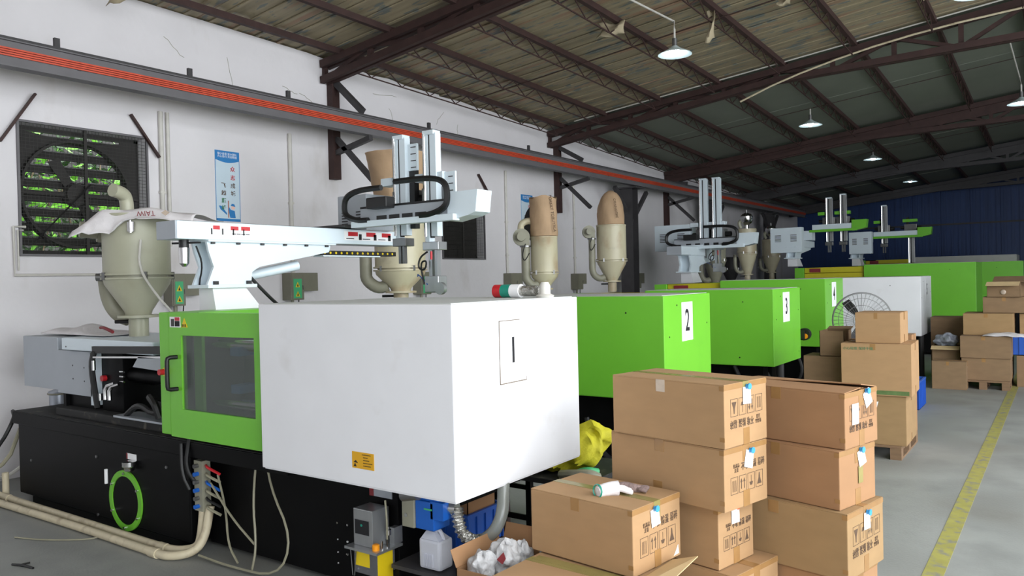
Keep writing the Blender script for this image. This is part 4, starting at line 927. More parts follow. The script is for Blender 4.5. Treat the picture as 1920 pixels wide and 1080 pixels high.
        MB().tube([(Xp-.1, Yp+.3, z0+.22), (Xp-.06, Yp+.42, z0+.08), (Xp-.1, Yp+.55, z0+.0)], .012, 8, 2).build('red_tipped_cable', M_bcable, t)
    # carriage joining beam and cross arm
    p = MB(); p.box((Xp-.28*sc, Ya-.12*sc, zb+.07*sc), (Xp+.08*sc, Ya+.14*sc, max(za-.05*sc, zb+.09*sc)), bev=.005); p.build('carriage', M_dksteel if detail else main, t)
    # cross arm
    h = .055*sc
    p = MB(); p.box((Xa0+.1, Ya-.08*sc, za-h), (Xa1, Ya+.03*sc, za+h), bev=.004)
    c = p.build('cross_arm', M_robg if main is M_robot and not slim else main, t)
    q = MB(); q.box((Xa0+.05, Ya-.13*sc, za-h-.03*sc), (Xa1-.1, Ya-.06*sc, za-h+.015*sc), bev=.003); q.build('arm_tray', accent, t)
    q = MB(); q.prism([(Xa1-.18*sc, Ya-.09*sc, za-h-.03*sc), (Xa1, Ya-.09*sc, za-h), (Xa1+.06*sc, Ya-.09*sc, za-h+.02), (Xa1+.08*sc, Ya-.09*sc, za+h*2), (Xa1-.18*sc, Ya-.09*sc, za+h*2)], (0, .16*sc, 0)); q.build('arm_end_cap', accent, t)
    if not slim:
        for k in range(5): box('slot', (Xa0+.22*sc+k*(Xa1-Xa0-.5*sc)/5+.05, Ya-.083*sc, za-h*.75), (Xa0+.22*sc+k*(Xa1-Xa0-.5*sc)/5+.15, Ya-.079*sc, za-h*.1), M_blk, c)
        def loop(x, sgn, hi, L):
            P = [(x+sgn*.10, Ya-.12*sc, za-h+.02*sc), (x+sgn*.0, Ya-.12*sc, za-h+.02*sc), (x-sgn*.13*sc, Ya-.12*sc, za-h+.06*sc), (x-sgn*.15*sc, Ya-.12*sc, (za-h+hi)/2), (x-sgn*.13*sc, Ya-.12*sc, hi-.04*sc), (x, Ya-.12*sc, hi), (x+sgn*L*.8, Ya-.12*sc, hi)]
            MB().tube(P, .022*sc, 6, 2).build('drag_chain', M_blk, t)
        loop(Xa0+.12*sc, 1, za+.19*sc, .3*sc); loop(Xa1-.3*sc, -1, za+.22*sc, .42*sc)
        k = MB(); k.box((Xa0+.25*sc, Ya-.17*sc, za+.04*sc), (Xa0+.45*sc, Ya-.07*sc, za+.12*sc), bev=.01); k.box((Xa0+.1, Ya-.08*sc, za+h), (Xa1-.2, Ya-.06*sc, za+h+.015)); k.build('drive_motor', M_blk, t)
    AO = .34*sc
    # vertical arms
    for i, (x, zt_, zl, full) in enumerate(arms):
        w2 = .045*sc
        k = MB(); k.box((x-w2, Ya+AO-.21*sc, zl), (x-w2*.2, Ya+AO-.15*sc, zt_), bev=.003); k.box((x+w2*.2, Ya+AO-.21*sc, zl+.05), (x+w2*1.5, Ya+AO-.15*sc, zt_-.02), bev=.003); k.build('vertical_arm', main if not slim else M_alu, t)
        box('belt', (x-w2*.2, Ya+AO-.2*sc, zl+.04), (x+w2*.2, Ya+AO-.17*sc, zt_-.03), M_blk, t)
        MB().cyl((x-w2*.9, Ya+AO-.215*sc, zl+.05), (x-w2*.9, Ya+AO-.215*sc, zt_-.02), .008*sc+.003, 8).build('guide_shaft', M_chrome, t)
        box('top_pulley_cap', (x-w2*1.1, Ya+AO-.22*sc, zt_-.03), (x+w2*1.2, Ya+AO-.14*sc, zt_), main, t)
        k = MB(); k.box((x-.13*sc, Ya+AO-.15*sc, za+.06*sc), (x+.10*sc, Ya+AO-.02*sc, za+.2*sc), bev=.006); k.build('arm_slider', M_steel, t)
        k = MB(); k.cyl((x-.20*sc, Ya+AO-.1*sc, za+.13*sc), (x+.18*sc, Ya+AO-.1*sc, za+.13*sc), .03*sc, 14).cyl((x+.1*sc, Ya+AO-.1*sc, za+.12*sc), (x+.18*sc, Ya+AO-.1*sc, za+.12*sc), .035*sc, 14); k.box((x-.10*sc, Ya+AO-.1*sc, za+.2*sc), (x-.05*sc, Ya+AO-.05*sc, za+.34*sc)); k.build('servo_motor', M_blk, t)
        k = MB(); k.box((x-.20*sc if i == 0 else x-.15*sc, Ya+AO-.2*sc, za+.24*sc), (x-.08*sc if i == 0 else x+.12*sc, Ya+AO-.1*sc, za+.3*sc), bev=.004); k.build('cover_box', accent, t)
        # gripper wrist
        if full:
            k = MB(); k.box((x-.07*sc, Ya+AO-.22*sc, zl-.05*sc), (x+.08*sc, Ya+AO-.12*sc, zl+.01*sc), bev=.004); k.box((x-.03*sc, Ya+AO-.2*sc, zl-.24*sc), (x+.0, Ya+AO-.16*sc, zl-.05*sc)).box((x+.03*sc, Ya+AO-.2*sc, zl-.24*sc), (x+.05*sc, Ya+AO-.16*sc, zl-.05*sc)); k.box((x-.05*sc, Ya+AO-.23*sc, zl-.36*sc), (x+.08*sc, Ya+AO-.13*sc, zl-.24*sc), bev=.006)
            k.build('wrist', M_alu, t)
            MB().tube([(x-.04*sc, Ya+AO-.2*sc, zl-.06*sc), (x-.10*sc, Ya+AO-.22*sc, zl-.10*sc), (x-.12*sc, Ya+AO-.22*sc, zl-.18*sc), (x-.05*sc, Ya+AO-.22*sc, zl-.2*sc), (x-.03*sc, Ya+AO-.22*sc, zl-.12*sc), (x-.1*sc, Ya+AO-.22*sc, zl-.14*sc), (x-.06*sc, Ya+AO-.22*sc, zl-.3*sc)], .006*sc+.001, 6, 2).build('air_tube', M_bcable, t)
            MB().tube([(x-.02, Ya+AO-.23*sc, zl-.3*sc), (x-.14*sc, Ya+AO-.2*sc, zl-.22*sc), (x-.16*sc, Ya+AO-.18*sc, zl-.24*sc)], .004, 6, 1).build('air_tube', M_valve, t)
            MB().cyl((x+.03*sc, Ya+AO-.24*sc, zl-.12*sc), (x+.03*sc, Ya+AO-.24*sc, zl-.06*sc), .008*sc, 8).build('red_fitting', M_red, t)
            MB().cyl((x+.1*sc, Ya+AO-.24*sc, zl-.33*sc), (x+.1*sc, Ya+AO-.21*sc, zl-.33*sc), .045*sc, 16).build('suction_disc', M_alu, t)
        else:
            k = MB(); k.box((x-.07*sc, Ya+AO-.22*sc, zl-.03*sc), (x+.06*sc, Ya+AO-.12*sc, zl+.03*sc), bev=.004).box((x-.03*sc, Ya+AO-.2*sc, zl-.16*sc), (x-.005*sc, Ya+AO-.17*sc, zl-.03*sc)).box((x+.01*sc, Ya+AO-.2*sc, zl-.16*sc), (x+.03*sc, Ya+AO-.17*sc, zl-.03*sc)); k.build('gripper', M_steel, t)
    if cab:
        (x0, x1, y0, y1, z_0, z_1) = cab
        k = MB(); k.box((x0, y0, z_0), (x1, y1, z_1), bev=.008); c = k.build('control_cabinet', M_robg if detail else main, t)
        for j in range(2):
            b = MB(); xx = x0+(x1-x0)*(.15+.5*j)
            for i in range(6): b.box((xx, y0-.003, z_1-.14*sc-.022*sc*i), (xx+(x1-x0)*.2, y0, z_1-.13*sc-.022*sc*i))
            b.build('vent', M_dksteel, c)
    return t
R1 = robot('nearest white take-out robot with its long beam over the green door', -4.49, 3.06, 1.5, 2.005, 2.76, 4.75, 4.2, -4.38, -3.25, 2.145,
      [(-4.08, 2.75, 1.95, False), (-3.78, 2.75, 1.93, True)], cab=(-4.72, -4.4, 4.3, 4.6, 2.06, 2.34), detail=True)
plate = MB().box((-4.03, 4.36, 2.48), (-3.92, 4.38, 2.68), bev=.003).build('slotted_plate', M_robot, R1)
for k in range(4): box('plate_slot', (-3.98, 4.356, 2.50+k*.05), (-3.93, 4.36, 2.506+k*.05), M_dksteel, plate)
plate = MB().box((-3.66, 4.36, 2.22), (-3.56, 4.38, 2.44), bev=.003).build('slotted_plate', M_robot, R1)
for k in range(4): box('plate_slot', (-3.62, 4.356, 2.25+k*.05), (-3.58, 4.36, 2.256+k*.05), M_dksteel, plate)
MB().box((-4.01, 4.37, 2.05), (-3.96, 4.42, 2.5)).build('drag_chain', M_blk, R1)
robot('second white take-out robot with two tall bright shafts, on the machine marked 5', -5.72, 13.95, 1.52, 2.11, 13.4, 14.9, 14.35, -6.3, -4.72, 2.27, [(-5.72, 3.52, 2.2, False), (-5.46, 3.52, 2.2, True)], cab=(-6.75, -6.0, 14.55, 14.85, 2.15, 2.66), sc=1.35)
robot('take-out robot with the large two-vent white cabinet and green trim', -4.75, 17.4, 1.8, 2.30, 17.5, 18.8, 18.4, -4.75, -3.6, 2.66, [(-4.35, 3.34, 2.3, False), (-4.05, 3.40, 2.3, False)], cab=(-5.28, -4.62, 17.3, 17.5, 2.10, 2.64), accent=M_green, sc=1.2, slim=True)
robot('farthest take-out robot with the smaller white cabinet and green trim', -4.05, 20.3, 1.8, 2.30, 20.4, 21.6, 21.2, -4.0, -2.7, 2.56, [(-3.7, 3.30, 2.3, False), (-3.1, 2.62, 1.8, False)], cab=(-4.26, -3.76, 20.1, 20.3, 2.08, 2.60), accent=M_green, sc=1.2, slim=True)

# ============================================================ CARTONS (local frame: origin at the near right bottom corner, -x along the long side, +y the end face)
def carton(label, near, L, W, Hh, z0, ang, m, name='cardboard_box', pr=None, tagpos=None, pin=M_pin, tapes=True, seam=True, lift=0, sidepatch=None, end_tape=True, group=None, tagrot=0.0, tape=None, greenband=False):
    """pr: None, 'up' or 'down' printed handling marks on the end face"""
    t = thing(name, label, 'carton', (0, 0, 0), group); tape = tape or M_tape
    b = MB(); b.box((-L, 0, 0), (0, W, Hh-.004), bev=.004); ob = b.build('carton_body', m)
    for q in (0, 1):        # two long top flaps meeting in the middle
        f = MB(); y0, y1 = (0.001, W/2-.0025) if q == 0 else (W/2+.0025, W-.001)
        a = [(-L+.001, y0, Hh-.004), (-.001, y0, Hh-.004), (-.001, y1, Hh-.004+(lift if q else lift*.4)), (-L+.001, y1, Hh-.004+(lift*.3))]
        if q: a = [(-L+.001, y1, Hh-.004), (-.001, y1, Hh-.004), (-.001, y0, Hh-.004+lift), (-L+.001, y0, Hh-.004+lift*.3)]
        f.prism(a, (0, 0, .004)); f.build('top_flap', m, None).parent = t
    ob.parent = t
    e = .0012
    if tapes:
        k = MB(); k.box((-L, W/2-.024, Hh+lift*.2), (0, W/2+.024, Hh+e+lift*.2)); k.box((0, W/2-.024, Hh-.07), (e, W/2+.024, Hh)); k.build('packing_tape', tape).parent = t
        k = MB(); k.box((0, W/2-.024, 0), (e, W/2+.024, .07)); k.build('packing_tape', M_tape).parent = t
        if end_tape:
            for (ya, yb, za, zb) in ((0, W, Hh-.024, Hh-.002),): MB().box((0, ya, za), (e*.8, yb, zb)).build('edge_tape', M_tape).parent = t
            MB().box((-.022, -e, Hh-.026), (e*.6, 0, Hh-.006)).build('corner_tape', M_tape).parent = t; MB().box((-.022, -e, .03), (e*.6, 0, .048)).build('corner_tape', M_tape).parent = t
        k = MB(); k.box((-L*.58, -e, Hh-.055), (-L*.5, 0, Hh-.001)); k.build('side_tape', M_ctape if sidepatch == 'clear' else M_tape).parent = t
        if sidepatch == 'low': MB().box((-L*.6, -e, 0.0), (-L*.52, 0, .075)).build('side_tape', M_tape).parent = t
    if pr:
        u = 1 if pr == 'up' else -1; cy = W*.53; cz = Hh*.40 if u == 1 else Hh*.52; wd = W*.165
        X = 0
        k = MB()
        for i in range(4):
            ya = cy+(i-2)*wd*1.18; yb = ya+wd; za = cz-wd*.75 if u == 1 else cz-wd*.2; zb = za+wd*1.35
            if u == -1: pass
            for bx_ in ((ya, yb, za, za+.002), (ya, yb, zb-.002, zb), (ya, ya+.002, za, zb), (yb-.002, yb, za, zb)): k.box((X, bx_[0], bx_[2]), (X+e*.7, bx_[1], bx_[3]))
            yc = (ya+yb)/2; h = zb-za; F = lambda v: za+h*v if u == 1 else zb-h*v
            if i == (0 if u == 1 else 3):
                for d in (-.22, -.08, .08, .22): k.box((X, yc+d*wd-.0012, min(F(.15), F(.8))), (X+e*.7, yc+d*wd+.0012, max(F(.15), F(.8))))
            elif i == (1 if u == 1 else 2):
                for d in (-.2, .2):
                    k.box((X, yc+d*wd-.0025, min(F(.2), F(.6))), (X+e*.7, yc+d*wd+.0025, max(F(.2), F(.6))))
                    k.prism([(X, yc+d*wd-.008, F(.6)), (X, yc+d*wd+.008, F(.6)), (X, yc+d*wd, F(.82))], (e*.7, 0, 0))
            elif i == (2 if u == 1 else 1):
                k.prism([(X, yc-.25*wd, F(.45)), (X, yc+.25*wd, F(.45)), (X, yc+.12*wd, F(.25)), (X, yc-.12*wd, F(.25))], (e*.7, 0, 0)); k.box((X, yc-.0012, min(F(.45), F(.85))), (X+e*.7, yc+.0012, max(F(.45), F(.85))))
            else:
                k.prism([(X, yc-.32*wd, F(.18)), (X, yc+.32*wd, F(.18)), (X, yc+.1*wd, F(.55)), (X, yc+.05*wd, F(.85)), (X, yc-.05*wd, F(.85)), (X, yc-.1*wd, F(.55))], (e*.7, 0, 0))
        k.build('printed_symbols', M_ink).parent = t
        zt_ = (cz+wd*.6+.035) if u == 1 else (cz-wd*.2-.03)
        R_ = (0, u, 0); U_ = (0, 0, u)
        for i, w_ in enumerate(('不堆', '防湿', '易碎')):
            text('printed_characters', w_, (e*.6, cy+u*(-.4+i*1.18)*wd, zt_), R_, U_, wd*.70, M_ink, None, sx=.72, bold=.0004).parent = t
        text('printed_characters', '怕湿品\n注意', (e*.6, cy-u*1.55*wd, zt_), R_, U_, wd*.36, M_ink, None, sx=.8).parent = t
    if tagpos:
        y, z = tagpos; c, s_ = math.cos(tagrot), math.sin(tagrot); P = []
        for dy, dz in ((-.03, 0), (.03, 0.002), (.034, -.075), (-.03, -.072)): P.append((.003, y+dy*c-dz*s_, z+dy*s_+dz*c))
        p = MB().prism(P, (.001, 0, 0)).build('paper_tag', M_paper); p.parent = t
        q = MB().cyl((.004, y, z+.002), (.016, y, z+.002), .010, 12).cyl((.016, y, z+.002), (.02, y, z+.002), .014, 12).build('push_pin', pin); q.parent = p
        k = MB()
        for i in range(4): k.box((.0042, y-.02, z-.025-i*.012), (.0046, y+.02-.008*(i % 2), z-.0235-i*.012))
        k.build('tag_writing', M_ctape).parent = p
    if greenband:
        k = MB(); k.box((-L*.97, -e, Hh*.02), (-L*.0-.02, 0, Hh*.1)); k.build('green_tape', mat('green_tape', (96, 120, 70), .4, var=.3, scale=20)).parent = t
        text('printed_characters', '小心轻放 保持干燥', (-L*.75, -e, Hh*.9), (1, 0, 0), (0, 0, 1), .03, M_green_ink, None).parent = t
    t.location = (near[0], near[1], z0); t.rotation_euler = (0, 0, math.radians(ang)); return t
C = M_card
G1 = 'cartons stacked in front of the machines'
carton('top carton of the middle stack with a pale torn patch and blue pinned tag', (-1.164, 3.147), .60, .335, .268, .925, -12.5, C[0], pr='down', tagpos=(.17, .245), sidepatch='clear', group=G1, tape=M_ytape)
carton('second carton of the middle stack, printed marks upright under a tilted tag', (-1.172, 3.154), .625, .325, .265, .657, -14, C[0], pr='up', tagpos=(.19, .235), tagrot=-.25, sidepatch='low', group=G1)
carton('third carton of the middle stack with an orange pinned tag', (-1.225, 3.215), .54, .28, .265, .388, -12, C[0], pr='up', tagpos=(.13, .25), pin=M_opin, group=G1)
carton('low carton of the middle stack, mostly below the picture', (-1.15, 3.19), .58, .36, .26, .124, -12, C[0], group=G1)
carton('lowest carton of the middle stack hidden on the floor', (-1.17, 3.20), .58, .35, .12, .0, -12, C[2], group=G1, tapes=False)
c1 = carton('top carton of the right stack with a lifted flap and two paper tags', (-.783, 3.556), .60, .305, .245, .886, -14, C[1], pr='down', tagpos=(.19, .235), tagrot=.45, lift=.025, group=G1)
p = MB().box((.003, .06, .10), (.004, .12, .19)).build('paper_note', M_paper); p.parent = c1
c2 = carton('second carton of the right stack with a yellowish slip under its tag', (-.80, 3.515), .56, .32, .252, .632, -15, C[1], tagpos=(.18, .235), tagrot=.3, group=G1)
p = MB().box((.003, .16, .09), (.004, .20, .165)).build('yellow_slip', M_ytape); p.parent = c2
carton('third carton of the right stack with faint upside-down print', (-.765, 3.484), .62, .37, .285, .345, -11.5, C[2], pr='down', tagpos=(.19, .255), group=G1)
carton('lowest carton of the right stack on the floor', (-.79, 3.50), .60, .35, .34, .003, -12, C[1], tagpos=(.19, .28), group=G1)
A = carton('nearest large carton with a work glove on its taped top', (-1.425, 2.809), .543, .357, .272, .447, -8, C[0], pr='up', tagpos=(.155, .245), tagrot=.12, sidepatch=None, tape=M_ytape, group=G1)
MB().prism([(.0005, .30, .01), (.0005, .34, .012), (.0005, .335, .05), (.0005, .315, .025)], (.001, 0, 0)).build('white_scrap', M_paper).parent = A
# glove on A
gl = thing('work_glove', 'crumpled white knitted work glove with a green cuff on the nearest large carton', 'glove', (0, 0, 0))
m = MB()
m.tube([(-.035, -.05, .02), (-.03, -.02, .024), (-.01, .02, .03), (.005, .05, .028)], lambda t_: .026+.012*t_, 12, 2)
for i, (dx, L_) in enumerate(((-.03, .05), (-.01, .065), (.012, .06), (.03, .045))): m.tube([(dx*.7, .05, .028), (dx+.01*i, .05+L_*.5, .032-.004*i), (dx*1.5+.02, .045+L_, .015)], .012, 8, 2)
m.tube([(-.02, .0, .03), (-.055, .02, .03), (-.06, .05, .014)], .012, 8, 2)
m.build('glove_knit', M_sack).parent = gl
m = MB(); m.lathe([(.029, -.006), (.034, 0), (.029, .006)], n=16, cap=False); o = m.build('green_cuff', M_teal); o.parent = gl; o.rotation_euler = (PI/2-.1, 0, .1); o.location = (-.035, -.05, .024)
gl.location = (-1.60, 2.95, .72); gl.rotation_euler = (0, 0, -.35); gl.scale = (.85, .85, .9)
g2 = thing('work_glove', 'grey brown soiled work glove behind the white one on the nearest large carton', 'glove', (0, 0, 0))
m = MB(); m.tube([(0, 0, .016), (.03, .01, .022), (.07, .0, .018), (.1, .02, .012)], lambda t_: .028-.01*t_, 12, 2)
for i in range(4): m.tube([(.08, .0+.01*i, .016), (.12, -.02+.022*i, .016), (.14, -.02+.026*i, .01)], .009, 8, 1)
m.build('glove_knit', mat('soiled_knit', (136, 116, 112), .85, var=.35, scale=22, bump=.5, bscale=60)).parent = g2
g2.location = (-1.60, 3.04, .72); g2.rotation_euler = (0, 0, .3); g2.scale = (.85, .85, .9)
# carton under A, with open flaps
Dn = carton('opened carton with a raised flap in the bottom foreground under the large carton', (-1.42, 2.44), .52, .66, .440, .0, -3, C[0], tapes=True, tape=M_ytape)
f = MB().prism([(.0, .10, .440), (.0, .655, .440), (.145, .60, .50), (.16, .12, .46)], (.0, .0, .004)).build('raised_flap', M_cardin); f.parent = Dn
MB().box((-.50, .33, .441), (-.02, .38, .4422)).build('packing_tape', M_ytape).parent = Dn
def open_box(label, x, y, L, W, Hh, z0, ang, m, flaps, name='cardboard_box', group=None):
    t = thing(name, label, 'carton', (0, 0, 0), group); e = .005
    b = MB(); b.box((-L, 0, 0), (0, W, .006)).box((-L, 0, 0), (0, e, Hh)).box((-L, W-e, 0), (0, W, Hh)).box((-L, 0, 0), (-L+e, W, Hh)).box((-e, 0, 0), (0, W, Hh)); b.build('carton_body', m).parent = t
    for side, fl_, dz in flaps:
        if side == 'front': P = [(-L, 0, Hh), (0, 0, Hh), (0.0, -fl_, Hh+dz), (-L, -fl_, Hh+dz)]
        if side == 'back': P = [(-L, W, Hh), (0, W, Hh), (0, W+fl_, Hh+dz), (-L, W+fl_, Hh+dz)]
        if side == 'left': P = [(-L, 0, Hh), (-L, W, Hh), (-L-fl_, W, Hh+dz), (-L-fl_, 0, Hh+dz)]
        if side == 'right': P = [(0, 0, Hh), (0, W, Hh), (fl_, W, Hh+dz), (fl_, 0, Hh+dz)]
        MB().prism(P, (0, 0, .004)).build('flap', M_cardin if side == 'front' else m).parent = t
    t.location = (x, y, z0); t.rotation_euler = (0, 0, math.radians(ang)); return t
open_box('open carton full of clear plastic bags in the bottom foreground', -1.975, 2.62, .21, .34, .40, 0, 0, C[1], [('left', .03, .07), ('back', .04, .10)])
def crumple(name, label, cat, c, sx, sy, sz, m, seed, n=56, label_part=None):
    rr = random.Random(seed); ph = [rr.uniform(0, 6) for _ in range(8)]
    def f(u, v):
        a = 2*PI*u; b = PI*v; q = 1+.14*math.sin(3*a+ph[0]+2*b)+.08*math.sin(6*a+ph[1]-3*b)+.06*math.sin(8*b+ph[2])+.03*math.sin(13*a+ph[3]+7*b)
        return (c[0]+sx*q*math.cos(a)*math.sin(b), c[1]+sy*q*math.sin(a)*math.sin(b), c[2]+max(0, sz+sz*q*-math.cos(b)))
    t = thing(name, label, cat, c); MB().grid(f, n, n//2+4).build('film', m, t)
    return t
crumple('plastic_bag', 'crumpled clear plastic bag at the left of the open carton in the bottom foreground', 'plastic bag', (-2.10, 2.70, .34), .06, .07, .06, M_poly, 1)
b2 = crumple('plastic_bag', 'crumpled clear plastic bag with a dark red label in the open foreground carton', 'plastic bag', (-2.05, 2.80, .34), .07, .08, .075, M_poly, 2)
MB().prism([(-2.03, 2.71, .44), (-2.0, 2.72, .475), (-1.985, 2.715, .45), (-2.0, 2.71, .425)], (.002, -.003, 0)).build('red_label', M_redink, b2)
crumple('plastic_bag', 'pale plastic bag bulging beside the large nearest carton', 'plastic bag', (-2.03, 2.91, .34), .045, .04, .06, M_poly, 5)

# ---- bench with the yellow bag, blue crate under the white housing
bn = thing('work_bench', 'black steel bench behind the nearest large carton carrying a yellow bag', 'bench', (-2.6, 4.3, 0))
box('bench_top', (-3.45, 3.93, .42), (-2.3, 4.6, .45), M_dusty, bn)
for x in (-3.43, -2.92, -2.74, -2.35):
    for y in (3.97, 4.55): box('leg', (x, y, 0), (x+.035, y+.035, .42), M_rust if x == -2.92 else M_black, bn)
box('rail', (-3.4, 3.975, .16), (-2.32, 3.995, .19), M_black, bn); box('rail', (-3.4, 4.56, .16), (-2.32, 4.58, .19), M_black, bn)
yb_ = thing('nylon_bag', 'bright yellow nylon bag slumped on the black bench', 'bag', (-2.62, 4.2, .45))
def bagf(u, v):
    a = 2*PI*u; b = PI*v; q = 1+.09*math.sin(5*a+3*b)+.06*math.sin(11*a-2*b)
    x = .34*q*math.cos(a)*math.sin(b); y = .2*q*math.sin(a)*math.sin(b); z = .115-.115*q*math.cos(b)
    z = z*(1+.55*max(0, x/.3))
    q2 = .016*math.sin(34*x+22*z)+.012*math.sin(60*y-30*x)+.008*math.sin(80*x+50*z)
    return (-2.64+x*.95+.12*z, 4.18+y+q2, .452+max(0, z+q2*.6*(z > .03)))
MB().grid(bagf, 70, 34).build('bag_cloth', M_ylw, yb_)
MB().tube([(-2.50, 4.06, .64), (-2.46, 4.1, .70), (-2.38, 4.12, .69), (-2.36, 4.1, .60)], .025, 8, 2).build('knotted_end', M_ylw, yb_)
rg = thing('rag_pile', 'green and grey rags at the end of the black bench', 'rags', (-2.4, 4.05, .45))
MB().tube([(-2.5, 4.0, .47), (-2.4, 3.98, .49), (-2.3, 4.0, .50), (-2.27, 4.05, .47)], .028, 8, 2).build('grey_rag', M_duct, rg)
MB().tube([(-2.42, 4.05, .48), (-2.34, 4.04, .51), (-2.30, 4.1, .49)], .02, 8, 2).build('green_rag', M_stick, rg)
def crate(label, x, y, L, W, Hh, z0, ang, name='plastic_crate', group=None):
    t = thing(name, label, 'crate', (0, 0, 0), group)
    b = MB(); e = .006
    b.box((-L, 0, 0), (0, W, .008)).box((-L, 0, 0), (0, e, Hh)).box((-L, W-e, 0), (0, W, Hh)).box((-L, 0, 0), (-L+e, W, Hh)).box((-e, 0, 0), (0, W, Hh)); b.build('crate_shell', M_crate).parent = t
    b = MB(); b.box((-L-.012, -.012, Hh-.02), (.012, .0, Hh)).box((-L-.012, W, Hh-.02), (.012, W+.012, Hh)).box((-L-.012, 0, Hh-.02), (-L, W, Hh)).box((0, 0, Hh-.02), (.012, W, Hh)); b.build('rim', M_crate).parent = t
    n = max(2, int(L/.07))
    for i in range(n+1): xx = -L+i*L/n; MB().box((xx-.004, -.010, .01), (xx+.004, 0, Hh-.02)).build('rib', M_crate).parent = t
    n = max(2, int(W/.07))
    for i in range(n+1): yy = i*W/n; MB().box((0, yy-.004, .01), (.010, yy+.004, Hh-.02)).build('rib', M_crate).parent = t
    t.location = (x, y, z0); t.rotation_euler = (0, 0, math.radians(ang)); return t
crate('blue plastic crate standing behind the hanging hose under the white housing', -2.56, 3.17, .22, .30, .20, .23, 0)
open_box('small open carton inside the blue crate under the white housing', -2.58, 3.20, .17, .24, .25, .24, 0, C[1], [])
crate('narrow blue crate on the floor beside the green banded cartons', -1.44, 10.3, .17, .5, .34, 0, 0)
crate('blue crate at the right edge among the far cartons', -.32, 12.95, .3, .4, .27, .44, 0)

# ---- pallets
def pallet(label, x, y, L, W, ang=0):
    t = thing('wooden_pallet', label, 'pallet', (0, 0, 0))
    for i in range(6): MB().box((-L, i*W/6+.01, .10), (0, (i+1)*W/6-.01, .12)).build('deck_board', M_wood).parent = t
    for i in range(3):
        xx = -L+i*(L-.09)/2; MB().box((xx, 0, 0), (xx+.09, W, .018)).build('bottom_board', M_wood).parent = t
        MB().box((xx, 0, .082), (xx+.09, W, .10)).build('stringer', M_wood).parent = t
        for j in range(3): yy = j*(W-.1)/2; MB().box((xx, yy, .018), (xx+.09, yy+.1, .082)).build('block', M_wood).parent = t
    t.location = (x, y, 0); t.rotation_euler = (0, 0, math.radians(ang)); return t
pallet('wooden pallet under the green banded cartons', -1.19, 7.49, 1.1, .92, 0)
pallet('wooden pallet under the far cartons at the right', -.64, 12.45, .62, .9, 0)
G2 = 'cartons stacked on the first pallet'
carton('lower carton on the first pallet with an orange pinned paper', (-1.15, 7.52), .55, .62, .435, .12, 1, C[2], end_tape=False, group=G2)
p = MB().prism([(-.36, -.004, .36), (-.22, -.004, .38), (-.24, -.004, .31), (-.34, -.004, .30)], (0, -.001, 0)).build('paper_tag', M_paper); p.parent = [o for o in bpy.data.objects if o.get('label', '').startswith('lower carton on the first')][0]
MB().cyl((-.29, -.006, .37), (-.29, -.016, .37), .02, 10).build('push_pin', M_opin).parent = p
carton('big carton with a green taped edge on the first pallet', (-1.10, 7.50), .57, .55, .455, .557, 2, C[0], end_tape=False, greenband=True, group=G2)
carton('tall carton standing behind the green taped one on the first pallet', (-1.185, 8.12), .4, .25, .93, .12, 0, C[1], end_tape=False, group=G2)
carton('small carton on top of the first pallet stack in front of the big fan', (-1.19, 7.55), .37, .40, .27, 1.014, 0, C[0], end_tape=False, tape=M_tape, group=G2)
open_box('small dull open carton beside the big fan on the first pallet', -1.70, 7.75, .22, .3, .24, .86, 0, C[3], [('back', .1, .02)], group=G2)
carton('hidden carton under the open one beside the big fan', (-1.71, 7.75), .36, .33, .74, .12, 0, C[3], tapes=False, group=G2)
# ---- the round fan
fn = thing('pedestal_fan', 'large round wire cage pedestal fan in front of the white machine', 'fan', (-1.98, 9.95, 0))
cx, cy, cz, R = -1.98, 9.95, 1.08, .325
fr_ = Matrix.Translation((cx, cy, cz)) @ Matrix.Rotation(math.radians(14), 4, 'Z')
def FP(r, a, d): return fr_ @ Vector((r*math.cos(a), d, r*math.sin(a)))
def ringp(r, d, rad, n=40): return [FP(r, 2*PI*i/n, d) for i in range(n+1)]
m = MB()
for r, d in ((R, 0), (R*.98, -.05), (R*.8, -.075), (R*.55, -.085), (R*.3, -.09)): m.tube(ringp(r, d, 0), .0032 if r < R*.95 else .006, 5)
for i in range(40):
    a = 2*PI*i/40; m.tube([FP(R*.98, a, -.04), FP(R*.85, a, -.07), FP(R*.25, a+.12, -.09)], .0016, 4)
    m.tube([FP(R*.98, a, .03), FP(R*.8, a, .07), FP(R*.25, a+.12, .08)], .0016, 4)
tag(m.build('wire_cage', M_steel, fn), kind='stuff')
for k in range(3):
    a = k*2*PI/3+2.2; b = MB()
    P = [FP(.06, a-.35, -.015), FP(R*.6, a-.22, -.03), FP(R*.88, a-.12, -.03), FP(R*.9, a+.2, .02), FP(R*.6, a+.3, .03), FP(.06, a+.35, .015)]
    b.prism(P, fr_.to_3x3() @ Vector((0, .004, 0))); b.build('fan_blade', M_dksteel, fn)
MB().cyl(FP(0, 0, -.04), FP(0, 0, .03), .06, 16).build('hub', M_dksteel, fn)
MB().cyl(FP(0, 0, .03), FP(0, 0, .2), .07, 16).build('motor', M_blk, fn)
MB().cyl((cx-.03, cy+.12, .06), (cx-.03, cy+.12, 1.02), .018, 12).build('pole', M_steel, fn)
MB().lathe([(.2, 0), (.2, .03), (.05, .06)], (cx-.03, cy+.12, 0), 24).build('base', M_blk, fn)
